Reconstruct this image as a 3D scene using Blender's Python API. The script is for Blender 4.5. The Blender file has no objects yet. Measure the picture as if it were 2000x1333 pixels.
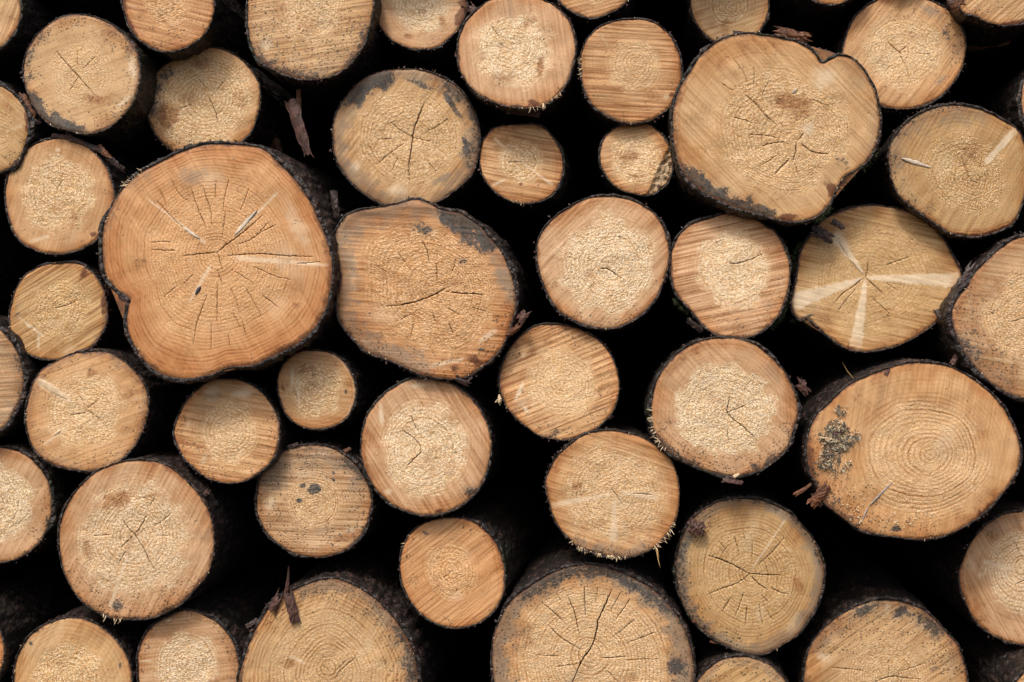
import bpy, math, random
import numpy as np
from mathutils import Vector, Matrix
from mathutils.geometry import delaunay_2d_cdt

scene = bpy.context.scene
COL = scene.collection
R = math.radians

# ------------------------------------------------------------------ camera, sky, sun, exposure
CAM_D = 2.6                                   # camera to the plane of the log ends, metres
cam = bpy.data.cameras.new('camera'); cam.sensor_width = 36.0; cam.lens = 36.0 * CAM_D / 2.0
cam.clip_start = 0.05; cam.clip_end = 500
co = bpy.data.objects.new('camera', cam); COL.objects.link(co)
co.location = (0, -CAM_D, 0); co.rotation_euler = (R(90), 0, 0)
scene.camera = co

SUN_EL, SUN_AZ = 54.0, 205.0                  # azimuth seen from above, clockwise from +Y (the camera looks along +Y)
w = bpy.data.worlds.new('World'); scene.world = w; w.use_nodes = True
wn = w.node_tree; wn.nodes.clear()
sky = wn.nodes.new('ShaderNodeTexSky'); sky.sky_type = 'NISHITA'; sky.sun_disc = False
sky.sun_elevation = R(SUN_EL); sky.sun_rotation = R(SUN_AZ)
sky.air_density = 1.0; sky.dust_density = 6.0; sky.ozone_density = 0.6
bg = wn.nodes.new('ShaderNodeBackground'); bg.inputs['Strength'].default_value = 0.10
wo = wn.nodes.new('ShaderNodeOutputWorld')
wn.links.new(sky.outputs[0], bg.inputs[0]); wn.links.new(bg.outputs[0], wo.inputs[0])
sl = bpy.data.lights.new('sun', 'SUN'); sl.energy = 1.5; sl.angle = R(10); sl.color = (1.0, 0.965, 0.91)
so = bpy.data.objects.new('sun', sl); COL.objects.link(so)
el, az = R(SUN_EL), R(SUN_AZ)
sdir = Vector((math.sin(az) * math.cos(el), math.cos(az) * math.cos(el), math.sin(el)))   # towards the sun
so.rotation_euler = sdir.to_track_quat('Z', 'Y').to_euler(); so.location = sdir * 20
scene.view_settings.view_transform = 'Standard'; scene.view_settings.look = 'None'
scene.view_settings.exposure = 0.68; scene.view_settings.gamma = 1.0
scene.view_settings.use_curve_mapping = False
scene.cycles.use_adaptive_sampling = True; scene.cycles.adaptive_threshold = .025
scene.cycles.max_bounces = 6; scene.cycles.diffuse_bounces = 3

# ------------------------------------------------------------------ small tools
def lin(c):
    return tuple(((v / 255.0) / 12.92 if v / 255.0 <= .04045 else ((v / 255.0 + .055) / 1.055) ** 2.4) for v in c)

def _h(ix, iy, seed):
    n = (ix.astype(np.int64) * 374761393 + iy.astype(np.int64) * 668265263 + seed * 1442695041) & 0x7fffffff
    n = ((n ^ (n >> 13)) * 1274126177) & 0x7fffffff
    return ((n ^ (n >> 16)) & 0xffff) / 65535.0

def vnoise(x, y, seed=0):
    x0 = np.floor(x); y0 = np.floor(y); fx = x - x0; fy = y - y0
    fx = fx * fx * (3 - 2 * fx); fy = fy * fy * (3 - 2 * fy)
    a = _h(x0, y0, seed); b = _h(x0 + 1, y0, seed); c = _h(x0, y0 + 1, seed); d = _h(x0 + 1, y0 + 1, seed)
    return (a * (1 - fx) + b * fx) * (1 - fy) + (c * (1 - fx) + d * fx) * fy

def fbm(x, y, seed=0, octv=3, gain=.5):
    s = 0; a = 1; t = 0
    for k in range(octv):
        s = s + a * vnoise(x * 2 ** k, y * 2 ** k, seed + 17 * k); t += a; a *= gain
    return s / t

def sstep(a, b, x):
    t = np.clip((x - a) / (b - a), 0, 1); return t * t * (3 - 2 * t)

def mesh_np(name, V, F, smooth=True, attrs=None):
    """V (n,3), F (m,3) or list of (m,k) arrays"""
    Fs = F if isinstance(F, list) else [F]
    me = bpy.data.meshes.new(name)
    V = np.asarray(V, dtype=np.float32)
    me.vertices.add(len(V)); me.vertices.foreach_set('co', V.ravel())
    nl = sum(f.size for f in Fs); npoly = sum(len(f) for f in Fs)
    me.loops.add(nl); me.loops.foreach_set('vertex_index', np.concatenate([f.ravel() for f in Fs]).astype(np.int32))
    tot = np.concatenate([np.full(len(f), f.shape[1]) for f in Fs]).astype(np.int32)
    st = np.concatenate([[0], np.cumsum(tot)[:-1]]).astype(np.int32)
    me.polygons.add(npoly); me.polygons.foreach_set('loop_start', st)
    me.polygons.foreach_set('use_smooth', np.full(npoly, smooth, dtype=bool))
    me.update(calc_edges=True)
    for k, (typ, arr) in (attrs or {}).items():
        a = me.attributes.new(k, typ, 'POINT')
        key = {'FLOAT': 'value', 'FLOAT_VECTOR': 'vector', 'FLOAT_COLOR': 'color'}[typ]
        a.data.foreach_set(key, np.asarray(arr, dtype=np.float32).ravel())
    me.validate()
    return me

def link(name, me, mat, parent=None, loc=(0, 0, 0)):
    o = bpy.data.objects.new(name, me); COL.objects.link(o)
    if me is not None and mat is not None and not me.materials: me.materials.append(mat)
    o.parent = parent; o.location = loc
    return o

def tag(o, label=None, cat=None, group=None, kind=None):
    if label: o['label'] = label
    if cat: o['category'] = cat
    if group: o['group'] = group
    if kind: o['kind'] = kind
    return o

# ------------------------------------------------------------------ node helper
class NT:
    def __init__(s, name):
        s.m = bpy.data.materials.new(name); s.m.use_nodes = True
        s.t = s.m.node_tree; s.t.nodes.clear()
        s.out = s.t.nodes.new('ShaderNodeOutputMaterial')
        s.b = s.t.nodes.new('ShaderNodeBsdfPrincipled')
        s.t.links.new(s.b.outputs[0], s.out.inputs['Surface'])
    def put(s, sock, v):
        if hasattr(v, 'is_output'): s.t.links.new(v, sock)
        elif v is not None:
            if isinstance(v, tuple) and len(v) == 3 and sock.type == 'RGBA': v = v + (1.0,)
            sock.default_value = v
    def math(s, op, a, b=None, c=None, clamp=False):
        n = s.t.nodes.new('ShaderNodeMath'); n.operation = op; n.use_clamp = clamp
        for i, v in enumerate((a, b, c)):
            if v is not None: s.put(n.inputs[i], v)
        return n.outputs[0]
    def add(s, a, b): return s.math('ADD', a, b)
    def mul(s, a, b): return s.math('MULTIPLY', a, b)
    def mix(s, f, a, b, mode='MIX'):
        n = s.t.nodes.new('ShaderNodeMix'); n.data_type = 'RGBA'; n.blend_type = mode; n.clamp_factor = True
        s.put(n.inputs[0], f); s.put(n.inputs[6], a); s.put(n.inputs[7], b); return n.outputs[2]
    def ss(s, a, b, x, lo=0.0, hi=1.0):
        n = s.t.nodes.new('ShaderNodeMapRange'); n.interpolation_type = 'SMOOTHSTEP'
        s.put(n.inputs[0], x); s.put(n.inputs[1], a); s.put(n.inputs[2], b); s.put(n.inputs[3], lo); s.put(n.inputs[4], hi)
        return n.outputs[0]
    def noise(s, vec, scale, detail=2.0, rough=.5, dist=0.0):
        n = s.t.nodes.new('ShaderNodeTexNoise'); s.put(n.inputs['Vector'], vec)
        n.inputs['Scale'].default_value = scale; n.inputs['Detail'].default_value = detail
        n.inputs['Roughness'].default_value = rough; n.inputs['Distortion'].default_value = dist
        return n.outputs['Fac']
    def voro(s, vec, scale, rnd=1.0):
        n = s.t.nodes.new('ShaderNodeTexVoronoi'); s.put(n.inputs['Vector'], vec); n.inputs['Scale'].default_value = scale
        n.inputs['Randomness'].default_value = rnd
        return n.outputs['Distance']
    def mapping(s, vec, rot=0.0, scale=(1, 1, 1), loc=(0, 0, 0)):
        n = s.t.nodes.new('ShaderNodeMapping'); s.put(n.inputs['Vector'], vec)
        n.inputs['Rotation'].default_value = (0, 0, rot); n.inputs['Scale'].default_value = scale
        n.inputs['Location'].default_value = loc; return n.outputs[0]
    def vmath(s, op, a, b=None):
        n = s.t.nodes.new('ShaderNodeVectorMath'); n.operation = op; s.put(n.inputs[0], a)
        if b is not None:
            if op == 'SCALE': s.put(n.inputs['Scale'], b)
            else: s.put(n.inputs[1], b)
        return n.outputs[0]
    def attr(s, name):
        n = s.t.nodes.new('ShaderNodeAttribute'); n.attribute_name = name; return n
    def sep(s, c):
        n = s.t.nodes.new('ShaderNodeSeparateColor'); s.put(n.inputs[0], c); return n.outputs
    def obj(s):
        return s.t.nodes.new('ShaderNodeTexCoord').outputs['Object']
    def bump(s, h, strength=.5, dist=.002, normal=None):
        n = s.t.nodes.new('ShaderNodeBump'); n.inputs['Strength'].default_value = strength
        n.inputs['Distance'].default_value = dist; s.put(n.inputs['Height'], h)
        if normal is not None: s.put(n.inputs['Normal'], normal)
        return n.outputs[0]
    def done(s, col, rough=.7, normal=None, spec=.4):
        s.put(s.b.inputs['Base Color'], col); s.put(s.b.inputs['Roughness'], rough)
        s.b.inputs['Specular IOR Level'].default_value = spec
        if normal is not None: s.put(s.b.inputs['Normal'], normal)
        return s.m

TONES = {   # sapwood, torn core
    'o': ((197, 150, 103), (213, 172, 124)),
    't': ((199, 164, 120), (213, 182, 138)),
    'y': ((190, 156, 109), (205, 173, 125)),
    'p': ((199, 161, 123), (228, 204, 169)),
    'g': ((188, 156, 119), (211, 179, 136)),
    'n': ((198, 157, 112), (220, 191, 149)),
}

def wood_material(L):
    m = NT('end_grain'); rnd = random.Random(L['seed'])
    sap, core_c = [lin(c) for c in TONES[L['tone']]]
    dv = 1 + rnd.uniform(-.05, .05)
    sap = tuple(v * dv for v in sap); core_c = tuple(v * dv for v in core_c)
    off = (rnd.uniform(0, 50), rnd.uniform(0, 50), rnd.uniform(0, 50))
    pos0 = m.attr('pos').outputs['Vector']
    pos = m.vmath('ADD', pos0, off)
    rn = m.attr('rn').outputs['Fac']
    a1 = m.attr('m1'); c1 = m.sep(a1.outputs['Color']); core, mold, rust, pale = c1[0], c1[1], c1[2], a1.outputs['Alpha']
    a2 = m.attr('m2'); c2 = m.sep(a2.outputs['Color']); brown, grey, speck, crack = c2[0], c2[1], c2[2], a2.outputs['Alpha']
    nlow = m.noise(pos, 1.3, 2, .5)
    nmid = m.noise(pos, 5.0, 3, .6)
    nfine = m.noise(pos, 17.0, 3, .65)
    # base
    col = m.mix(m.ss(.3, .7, nlow), sap, tuple(v * k for v, k in zip(sap, (.93, .86, .76))))
    col = m.mix(m.ss(.45, .75, nmid, 0, .35), col, tuple(min(1, v * k) for v, k in zip(sap, (1.12, 1.14, 1.16))))
    # growth rings
    N = L['rings']
    t = m.add(m.mul(rn, N), m.mul(nlow, 2.6)); t = m.add(t, m.mul(nmid, .5))
    fr = m.math('FRACT', t)
    late = m.mul(m.ss(.25, .85, fr), m.math('SUBTRACT', 1.0, m.ss(.88, 1.0, fr)))
    comb = m.t.nodes.new('ShaderNodeCombineXYZ'); m.put(comb.inputs[0], m.mul(m.math('FLOOR', t), 3.7)); comb.inputs[1].default_value = off[0]
    each = m.ss(.3, .7, m.noise(comb.outputs[0], 1.0, 0), .25, 1.0)
    ramp_amp = m.mul(m.mul(m.ss(.3, .68, m.noise(pos, 2.6, 2), .35, 1.0), each), m.mul(m.add(L['ringout'], m.mul(core, 1 - L['ringout'])), L['ringamp']))
    ringmask = m.mul(late, ramp_amp)
    # saw lines
    u = m.mapping(pos, rot=-R(L['saw']), scale=(1, 1, 1))
    us = m.vmath('MULTIPLY', u, (.5, 20.0, 1.0))
    saw = m.noise(us, 1.0, 4, .72)
    us2 = m.vmath('MULTIPLY', u, (.3, 3.2, 1.0))
    saw2 = m.noise(us2, 1.0, 2, .5)
    sawm = m.mul(m.math('SUBTRACT', 1.0, m.mul(core, .8)), L['sawamp'])
    # rays
    dirv = m.vmath('NORMALIZE', pos0)
    ray = m.noise(m.vmath('ADD', m.vmath('SCALE', dirv, 26.0), off), 1.0, 2, .6)
    col = m.mix(m.mul(m.ss(.5, .68, ray), .4), col, (.78, .70, .62), 'MULTIPLY')
    col = m.mix(m.mul(m.ss(.47, .62, saw), m.mul(sawm, .85)), col, (.56, .42, .31), 'MULTIPLY')
    col = m.mix(m.mul(m.ss(.50, .38, saw), m.mul(sawm, .55)), col, tuple(min(.95, v * 1.3 + .05) for v in sap))
    col = m.mix(m.mul(m.ss(.48, .70, saw2), m.mul(sawm, .38)), col, (.74, .63, .54), 'MULTIPLY')
    # torn core: pale and dark fibres, with glints and pit shade painted in
    fib = m.noise(pos, 19.0, 2.0, .7)
    fibs = m.noise(m.vmath('MULTIPLY', u, (1.0, 1.35, 1.0)), 29.0, 1.0, .6)
    cc = m.mix(m.ss(.38, .66, nmid), core_c, tuple(v * k for v, k in zip(core_c, (.90, .79, .64))))
    cc = m.mix(m.ss(.50, .64, fib, 0, .8), cc, tuple(v * k for v, k in zip(core_c, (.78, .64, .47))))
    cc = m.mix(m.mul(m.ss(.51, .62, fibs, 0, .8), m.ss(1.0, .3, late, .25, 1.0)), cc, tuple(min(.95, v * 1.08 + .16) for v in core_c))
    cc = m.mix(m.ss(.44, .34, fibs, 0, .62), cc, tuple(v * k for v, k in zip(core_c, (.52, .39, .26))))
    corem = m.ss(.0, .8, m.add(core, m.mul(m.math('SUBTRACT', fib, .5), .9)))
    col = m.mix(m.mul(corem, L['fuzz']), col, cc)
    col = m.mix(ringmask, col, (.58, .41, .26), 'MULTIPLY')
    # fine grain everywhere
    col = m.mix(m.ss(.52, .74, nfine, 0, .22), col, (.62, .5, .4), 'MULTIPLY')
    # stains
    def thr(mask, n, amp=.8, lo=.38, hi=.62):
        return m.ss(lo, hi, m.add(mask, m.mul(m.math('SUBTRACT', n, .5), amp)))
    nst = m.noise(pos, 4.0, 5, .72); nst2 = m.noise(m.vmath('ADD', pos, (9.1, 3.3, 0)), 7.0, 5, .75)
    col = m.mix(m.mul(thr(pale, m.add(m.mul(saw, .7), m.mul(nfine, .3)), .7, .10, 1.05), .78), col, m.mix(nfine, (.66, .50, .32), (.82, .69, .51)))
    col = m.mix(m.mul(thr(brown, nst, 1.0, .06, .65), .88), col, m.mix(m.ss(.4, .6, nfine), (.40, .20, .08), (.24, .10, .035)))
    col = m.mix(m.mul(thr(grey, m.add(m.mul(nst2, .55), m.mul(saw, .45)), 1.2, .10, .75), .78), col, (.25, .195, .14))
    col = m.mix(m.mul(thr(rust, m.add(m.mul(nst2, .6), m.mul(nfine, .4)), 1.6, .15, .75), .88), col, m.mix(nfine, (.17, .055, .018), (.07, .022, .012)))
    col = m.mix(m.mul(m.ss(.0, 1.3, mold), m.mul(m.ss(.35, .62, nst, .3, .72), m.ss(.35, .65, saw, 1.0, .6))), col, (.16, .15, .135))
    nhf = m.add(m.mul(m.noise(pos, 15.0, 3, .8), .7), m.mul(nst, .3))
    md = m.ss(.0, .10, m.math('SUBTRACT', nhf, m.math('SUBTRACT', .635, m.mul(mold, .285))))
    col = m.mix(m.mul(m.mul(md, m.ss(.02, .2, mold)), m.ss(.38, .64, nfine, .97, .70)), col, m.mix(m.ss(.35, .65, nst2), (.024, .026, .030), (.075, .074, .070)))
    # black specks
    vd = m.add(m.voro(m.mapping(m.vmath('ADD', pos, m.vmath('SCALE', m.noise(pos, 9.0, 2), .12)), rot=-R(L['saw']), scale=(1, 1.3, 1)), 17.0), m.mul(m.math('SUBTRACT', nst2, .5), .55))
    sp = m.mul(m.ss(.36, .22, vd), m.ss(.40, .52, m.add(m.noise(pos, 4.0, 3, .7), m.mul(m.math('SUBTRACT', speck, .40), .55))))
    col = m.mix(m.mul(sp, .82), col, (.035, .03, .022))
    # cambium line by the bark, dirt in the checks
    edge = m.ss(.968, .996, m.add(rn, m.mul(m.math('SUBTRACT', nst, .5), .11)))
    col = m.mix(m.mul(edge, .75), col, m.mix(m.ss(.4, .6, nst2), (.20, .085, .035), (.05, .03, .022)))
    edge2 = m.ss(.80, 1.0, m.add(rn, m.mul(m.math('SUBTRACT', nlow, .5), .5)))
    col = m.mix(m.mul(edge2, .72), col, (.80, .61, .44), 'MULTIPLY')
    col = m.mix(m.ss(.05, .6, crack), col, (.040, .018, .009))
    # relief
    h = m.mul(m.add(m.mul(m.math('SUBTRACT', fib, .5), .9), m.mul(m.math('SUBTRACT', fibs, .5), .9)), m.mul(corem, L['fuzz'] * 1.5))
    h = m.add(h, m.mul(saw, m.mul(sawm, .55)))
    h = m.add(h, m.mul(nfine, .25))
    h = m.math('SUBTRACT', h, m.mul(ringmask, .35))
    h = m.add(h, m.mul(md, .3))
    nrm = m.bump(h, .75, .0022)
    return m.done(col, m.ss(.3, .7, nfine, .48, .74), nrm, .35)

def bark_material(name='bark', moss=0.0, redness=0.0, grey=.4):
    m = NT(name); p = m.obj()
    q = m.vmath('MULTIPLY', p, (1.0, .45, 1.0))
    cell = m.t.nodes.new('ShaderNodeTexVoronoi'); cell.inputs['Scale'].default_value = 75.0; m.put(cell.inputs['Vector'], m.vmath('ADD', q, m.vmath('SCALE', m.noise(p, 40, 3, .7), .02)))
    cd, cc = cell.outputs['Distance'], m.sep(cell.outputs['Color'])[0]
    n1 = m.noise(p, 28, 4, .65); n2 = m.noise(p, 130, 3, .7); n3 = m.noise(p, 9, 3, .6)
    col = m.mix(m.ss(.3, .7, n1), (.013, .009, .0075), (.048, .030, .023))
    col = m.mix(m.mul(m.ss(.55, .95, cc), .7), col, (.080, .045, .034))
    col = m.mix(m.ss(.55, .72, n3, 0, .45 + redness), col, (.062, .027, .016))
    col = m.mix(m.mul(m.ss(.57, .70, n2), grey), col, (.17, .17, .165))
    if moss > 0:
        col = m.mix(m.mul(m.ss(.50, .64, m.noise(p, 16, 3, .6)), moss), col, (.022, .032, .010))
    col = m.mix(m.ss(.30, .55, cd, 0, .8), col, (.006, .0045, .004))
    h = m.add(m.add(m.mul(n1, .8), m.mul(n2, .5)), m.mul(m.math('SUBTRACT', 1.0, cd), .9))
    return m.done(col, m.ss(.3, .7, n2, .38, .72), m.bump(h, 1.0, .007), .45)

BARK = [bark_material('bark', 0.0, .0, .35), bark_material('bark_mossy', .7, .0, .45), bark_material('bark_red', .1, .35, .15)]

def simple_mat(name, c0, c1, scale=60, rough=.7, bump=.4):
    m = NT(name); p = m.obj(); n = m.noise(p, scale, 3, .65); n2 = m.noise(p, scale * 3.3, 2, .6)
    col = m.mix(m.ss(.3, .7, n), c0, c1)
    return m.done(col, rough, m.bump(m.add(n, m.mul(n2, .6)), bump, .002), .4)

M_FLAKE = simple_mat('bark_piece', (.035, .016, .012), (.11, .052, .040), 55, .55, .9)
M_FLAKE_RED = simple_mat('inner_bark', (.060, .022, .011), (.17, .068, .030), 45, .6, .9)
M_FLAKE_DARK = simple_mat('dark_bark_piece', (.016, .010, .009), (.060, .036, .030), 60, .5, .9)
M_SPLINTER = simple_mat('splinter', (.62, .44, .25), (.80, .64, .42), 150, .6, .3)
M_STRAW = simple_mat('straw', (.42, .25, .09), (.60, .42, .18), 150, .55, .3)
M_SHAVING = simple_mat('pale_shaving', (.50, .40, .25), (.75, .66, .48), 200, .7, .3)
M_SHAVING_G = simple_mat('grey_shaving', (.035, .036, .032), (.24, .22, .18), 160, .7, .4)
M_MOSS = simple_mat('moss', (.020, .032, .010), (.060, .075, .028), 120, .9, .4)
M_LICHEN = simple_mat('lichen', (.12, .15, .11), (.30, .33, .26), 120, .9, .4)
M_SOIL = simple_mat('soil', (.018, .013, .009), (.045, .034, .024), 6, .95, .5)

def knot_material():
    m = NT('knot'); e = m.attr('edge').outputs['Fac']; p = m.obj()
    n = m.noise(p, 90, 3, .6)
    col = m.mix(m.ss(.3, .7, n), (.66, .55, .42), (.50, .40, .30))
    col = m.mix(m.ss(.62, .86, m.add(e, m.mul(m.math('SUBTRACT', n, .5), .5))), col, (.035, .032, .036))
    return m.done(col, .55, m.bump(n, .4, .001), .4)
def knot_pale_material(name, a, b):
    m = NT(name); e = m.attr('edge').outputs['Fac']; p = m.obj()
    n = m.noise(p, 120, 3, .6)
    col = m.mix(m.ss(.3, .7, n), a, b)
    col = m.mix(m.ss(.7, 1.0, e, 0, .75), col, (.50, .33, .17))
    return m.done(col, .55, m.bump(n, .4, .001), .4)
M_KNOT = knot_material()
M_KNOT_PALE = knot_pale_material('pale_knot', (.66, .51, .34), (.52, .37, .22))
M_KNOT_GREY = knot_pale_material('grey_knot', (.36, .31, .27), (.22, .19, .17))

# ------------------------------------------------------------------ reading positions: photo pixels, 1 px = 1 mm on the plane y = 0
ZO = {0: (0, 0, 1), 1: (0, 0, .35), 2: (650, 0, .35), 3: (1300, 0, .35), 4: (0, 430, .35), 5: (650, 430, .35), 6: (1300, 430, .35),
      7: (0, 873, .35), 8: (650, 873, .35), 9: (1300, 873, .35), 'A': (200, 260, .375), 'B': (1300, 50, 440 / 1504)}
def Z(k, f):
    ox, oy, s = ZO[k]; a = np.array(f, dtype=float).reshape(-1, 2); return a * s + np.array((ox, oy))
def EL(cx, cy, rx, ry, seed=1):
    r = random.Random(seed * 7 + 3); out = []
    for i in range(16):
        t = 2 * math.pi * i / 16; k = 1 + r.uniform(-.022, .022)
        out.append((cx + rx * k * math.sin(t), cy - ry * k * math.cos(t)))
    return np.array(out)
def J(*a): return np.concatenate(a)

LOGS = []
def log(label, outline, pith, **k):
    d = dict(label=label, outline=np.asarray(outline, float), pith=np.asarray(pith, float).reshape(-1)[:2], d=0, saw=10, sawamp=.8,
             tone='n', rings=None, ringamp=.55, fuzz=.9, core=.62, cracks=[], stains=[], rays=[], knots=[], bark=5.0, barkm=0,
             step=None, checks=0, tilt=None, arcs=[], ringout=.5, cw=.33, splinters=[], moss=[], flakes=[], seed=len(LOGS) * 13 + 5)
    d.update(k); LOGS.append(d); return d
# cracks: (zoom key, points, width px); rays: (zoom key, x0,y0,x1,y1, w0, w1, strength); knots: (zoom key, x0,y0,x1,y1, width px, style)
# stains: ('e', kind, zoom key, x,y, rx,ry (px), rot, strength) or ('a', kind, from deg, to deg clockwise from up, depth fraction, strength)
log('tan log end cut off at the top left corner of the picture', EL(-60, 15, 97, 97, 1), (-60, 15), d=-10, tone='t', saw=70, barkm=1, bark=6)
log('round tan log end with dark mould at its lower left, near the top left corner',
    Z(1, [420,80,560,105,680,185,750,270,775,370,770,470,740,570,680,650,600,715,510,745,400,735,280,690,200,610,150,500,130,400,150,290,210,190,300,115]),
    Z(1, [440,430]), d=0, tone='t', saw=20, sawamp=.35, core=.55, fuzz=.6, ringamp=.4, bark=4, barkm=1,
    cracks=[(1,[320,295,380,365,440,430,490,490,530,535],2.4),(1,[440,430,415,470,395,505],1.7),(1,[430,290,432,350],1.3),(1,[530,320,470,380],1.3)],
    stains=[('a','mold',165,258,.20,.95),('a','mold',255,330,.22,.42),('a','speck',0,360,.35,.5),('e','brown',1,530,555,40,12,-8,.6),('a','mold',40,75,.2,.4),
            ('e','pale',1,745,370,12,28,10,.8),('a','grey',0,360,.12,.35),('e','pale',1,700,560,30,6,40,.7)])
log('orange tan log end cut by the top edge, left of the squarish log',
    Z(1, [680,0,690,60,715,140,770,215,850,265,930,288,1020,270,1100,225,1160,165,1190,80,1195,0,1170,-80,1110,-160,1000,-210,900,-215,790,-180,710,-100]),
    Z(1, [920,30]), d=15, tone='o', saw=-15, sawamp=.9, core=.45, stains=[('a','rust',215,300,.10,.9),('a','speck',90,230,.5,.35)],
    rays=[(1,780,50,700,20,3,8,.6)])
log('rough tan log end with a brown patch, resting on the largest orange log',
    Z(1, [1180,265,1260,285,1340,330,1400,390,1440,460,1452,550,1435,650,1400,740,1330,800,1230,850,1100,868,1000,862,900,790,850,720,820,640,815,560,835,460,890,390,960,335,1040,285,1110,265]),
    Z(1, [1170,550]), d=55, tone='n', core=.85, fuzz=.9, saw=30, sawamp=.5,
    cracks=[(1,[1165,545,1200,620,1215,690],1.8),(1,[1260,450,1200,520],1.8),(1,[1110,450,1150,490],1.3),(1,[1000,605,1070,585],1.3)],
    stains=[('e','brown',1,930,640,26,28,0,1.1),('e','brown',1,1130,360,35,14,0,.5),('a','mold',245,320,.22,.55),('a','speck',180,330,.4,.5),('e','brown',1,1350,570,18,22,0,.4)])
log('large squarish tan log end with black specks, cut by the top edge',
    Z(0, [486,0,485,35,487,70,494,98,507,119,532,135,560,147,595,156,630,154,665,140,696,109,715,70,724,40,728,0,722,-35,700,-70,660,-90,610,-95,550,-85,510,-60,492,-30]),
    (606, 5), d=0, tone='t', saw=9, sawamp=.9, core=.5, rings=22, bark=6, barkm=1,
    stains=[('a','speck',90,280,.55,.75),('a','mold',160,240,.13,.5),('e','pale',1,1490,250,16,16,0,.6),('e','brown',1,1570,70,26,36,20,.35),('a','mold',100,160,.1,.5),('a','grey',80,260,.3,.3)])
log('pinkish log end with a rusty right side, cut by the top edge',
    Z(0, [732,0,734,28,743,52,762,75,790,91,821,97,853,92,877,75,897,52,909,24,910,0,900,-35,875,-62,835,-78,795,-72,758,-48,740,-25]),
    (820, 12), d=45, tone='p', core=.6, saw=0, sawamp=.3, cracks=[(2,[480,60,490,100],1.6)],
    stains=[('a','rust',75,125,.22,.95),('e','brown',2,430,205,14,6,0,.7),('e','brown',2,610,120,10,18,0,.5)])
log('round pale log end with rust spots on its left rim, below the top edge',
    Z(2, [850,15,920,-6,1000,-15,1100,-12,1180,0,1250,40,1310,110,1345,200,1352,290,1335,380,1300,470,1250,540,1190,580,1100,605,1000,600,900,575,820,530,750,460,710,380,697,290,710,200,750,110]),
    Z(2, [975,270]), d=-10, tone='p', core=.62, saw=-82, sawamp=.45, rays=[(2,970,270,830,205,3,10,.7)], barkm=0,
    cracks=[(2,[885,150,925,200],1.6),(2,[930,245,972,272],1.6)],
    stains=[('a','rust',245,285,.06,.95),('e','rust',2,1120,580,18,7,-15,.9),('e','brown',2,1160,380,10,34,-5,.7),('e','brown',2,960,430,40,12,0,.45),('e','brown',2,1090,130,30,14,30,.5)],
    splinters=[(128,160,22,14)])
log('small tan log end cut by the top edge, right of the round pale log', EL(1158, -46, 80, 80, 8), (1158, -46), d=20, tone='n', saw=14, sawamp=.9)
log('round orange log end with level saw lines, left of the notched giant',
    Z(2, [1660,110,1750,115,1830,150,1890,210,1930,290,1945,380,1940,470,1905,560,1850,620,1780,665,1690,685,1600,675,1510,635,1440,570,1400,490,1382,390,1390,290,1430,210,1490,155,1570,120]),
    Z(2, [1690,345]), d=0, tone='n', saw=-3, sawamp=1.1, core=.48, fuzz=.6,
    stains=[('e','rust',2,1895,530,9,7,30,.9),('e','pale',2,1865,545,10,8,20,.5),('a','brown',60,120,.08,.6),('a','brown',230,300,.05,.5)],
    rays=[(2,1540,270,1490,190,3,8,.5)], splinters=[(255,275,14,10)])
log('smallest orange log end with a splintered broken corner, left of the notched giant',
    Z(2, [1690,688,1770,700,1830,750,1875,820,1895,900,1890,970,1860,1030,1800,1075,1750,1090,1700,1085,1610,1060,1550,1010,1510,950,1493,880,1505,800,1545,740,1610,700]),
    Z(2, [1690,890]), d=15, tone='n', saw=12, sawamp=1.0, core=.7, step=(2, 1872, 820, 1745, 1095, 6), barkm=1,
    stains=[('e','brown',2,1650,880,26,18,10,.5),('a','brown',320,360,.12,.6),('e','brown',2,1690,985,18,8,0,.5)])
log('dark stained round log end with one long vertical crack, behind the scalloped log',
    Z(2, [400,392,500,398,600,430,690,490,760,580,800,670,818,770,805,880,780,960,720,1030,640,1090,560,1135,450,1160,330,1155,250,1125,150,1060,70,980,15,880,0,780,5,680,40,590,110,500,200,430,300,398]),
    Z(2, [445,765]), d=25, cw=0.26, tone='t', core=.68, fuzz=.75, saw=52, sawamp=.6, ringamp=.6, bark=5,
    cracks=[(2,[510,585,480,650,450,740,440,820,425,920,425,1010],3.2),(2,[445,765,380,730,330,690],1.5),(2,[640,670,580,710,530,735],1.5),(2,[450,770,540,790],1.3),
            (2,[400,800,330,850,250,915],1.5),(2,[365,880,330,950],1.4),(2,[530,900,570,950],1.6),(2,[255,780,330,775],1.1)],
    stains=[('a','mold',290,350,.24,.9),('a','mold',20,130,.16,.55),('e','mold',2,160,490,62,20,42,1.0),('e','mold',2,260,430,30,12,10,.8),('e','mold',2,480,470,46,10,-22,.65),('e','mold',2,670,590,50,9,-55,.85),('e','mold',2,745,820,14,36,5,.8),
            ('a','grey',0,360,.22,.6),('a','mold',40,140,.10,.4),('e','pale',2,120,940,14,22,-30,.6),('e','pale',2,360,1060,30,14,0,.55),('e','grey',2,610,1000,30,10,30,.7),('a','brown',225,265,.12,.5)])
log('small orange log end with three pale knots, below the round pale log',
    Z(2, [1060,695,1140,695,1200,730,1245,790,1275,860,1285,940,1265,1020,1230,1080,1170,1120,1090,1138,1000,1125,920,1080,860,1020,825,940,822,860,845,780,900,720,980,700]),
    Z(2, [1045,900]), arcs=[(60,150,6)], d=30, tone='n', saw=-10, sawamp=1.0, core=.5, barkm=1, bark=4,
    cracks=[(2,[1050,905,980,910],1.3)],
    rays=[(2,1050,905,1235,1040,4,9,.9),(2,965,1000,885,1042,6,10,.85),(2,960,830,900,770,5,9,.85)],
    stains=[('a','brown',300,40,.14,.5),('a','mold',150,200,.08,.5),('e','rust',2,1050,1030,4,4,0,.8)])
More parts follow.
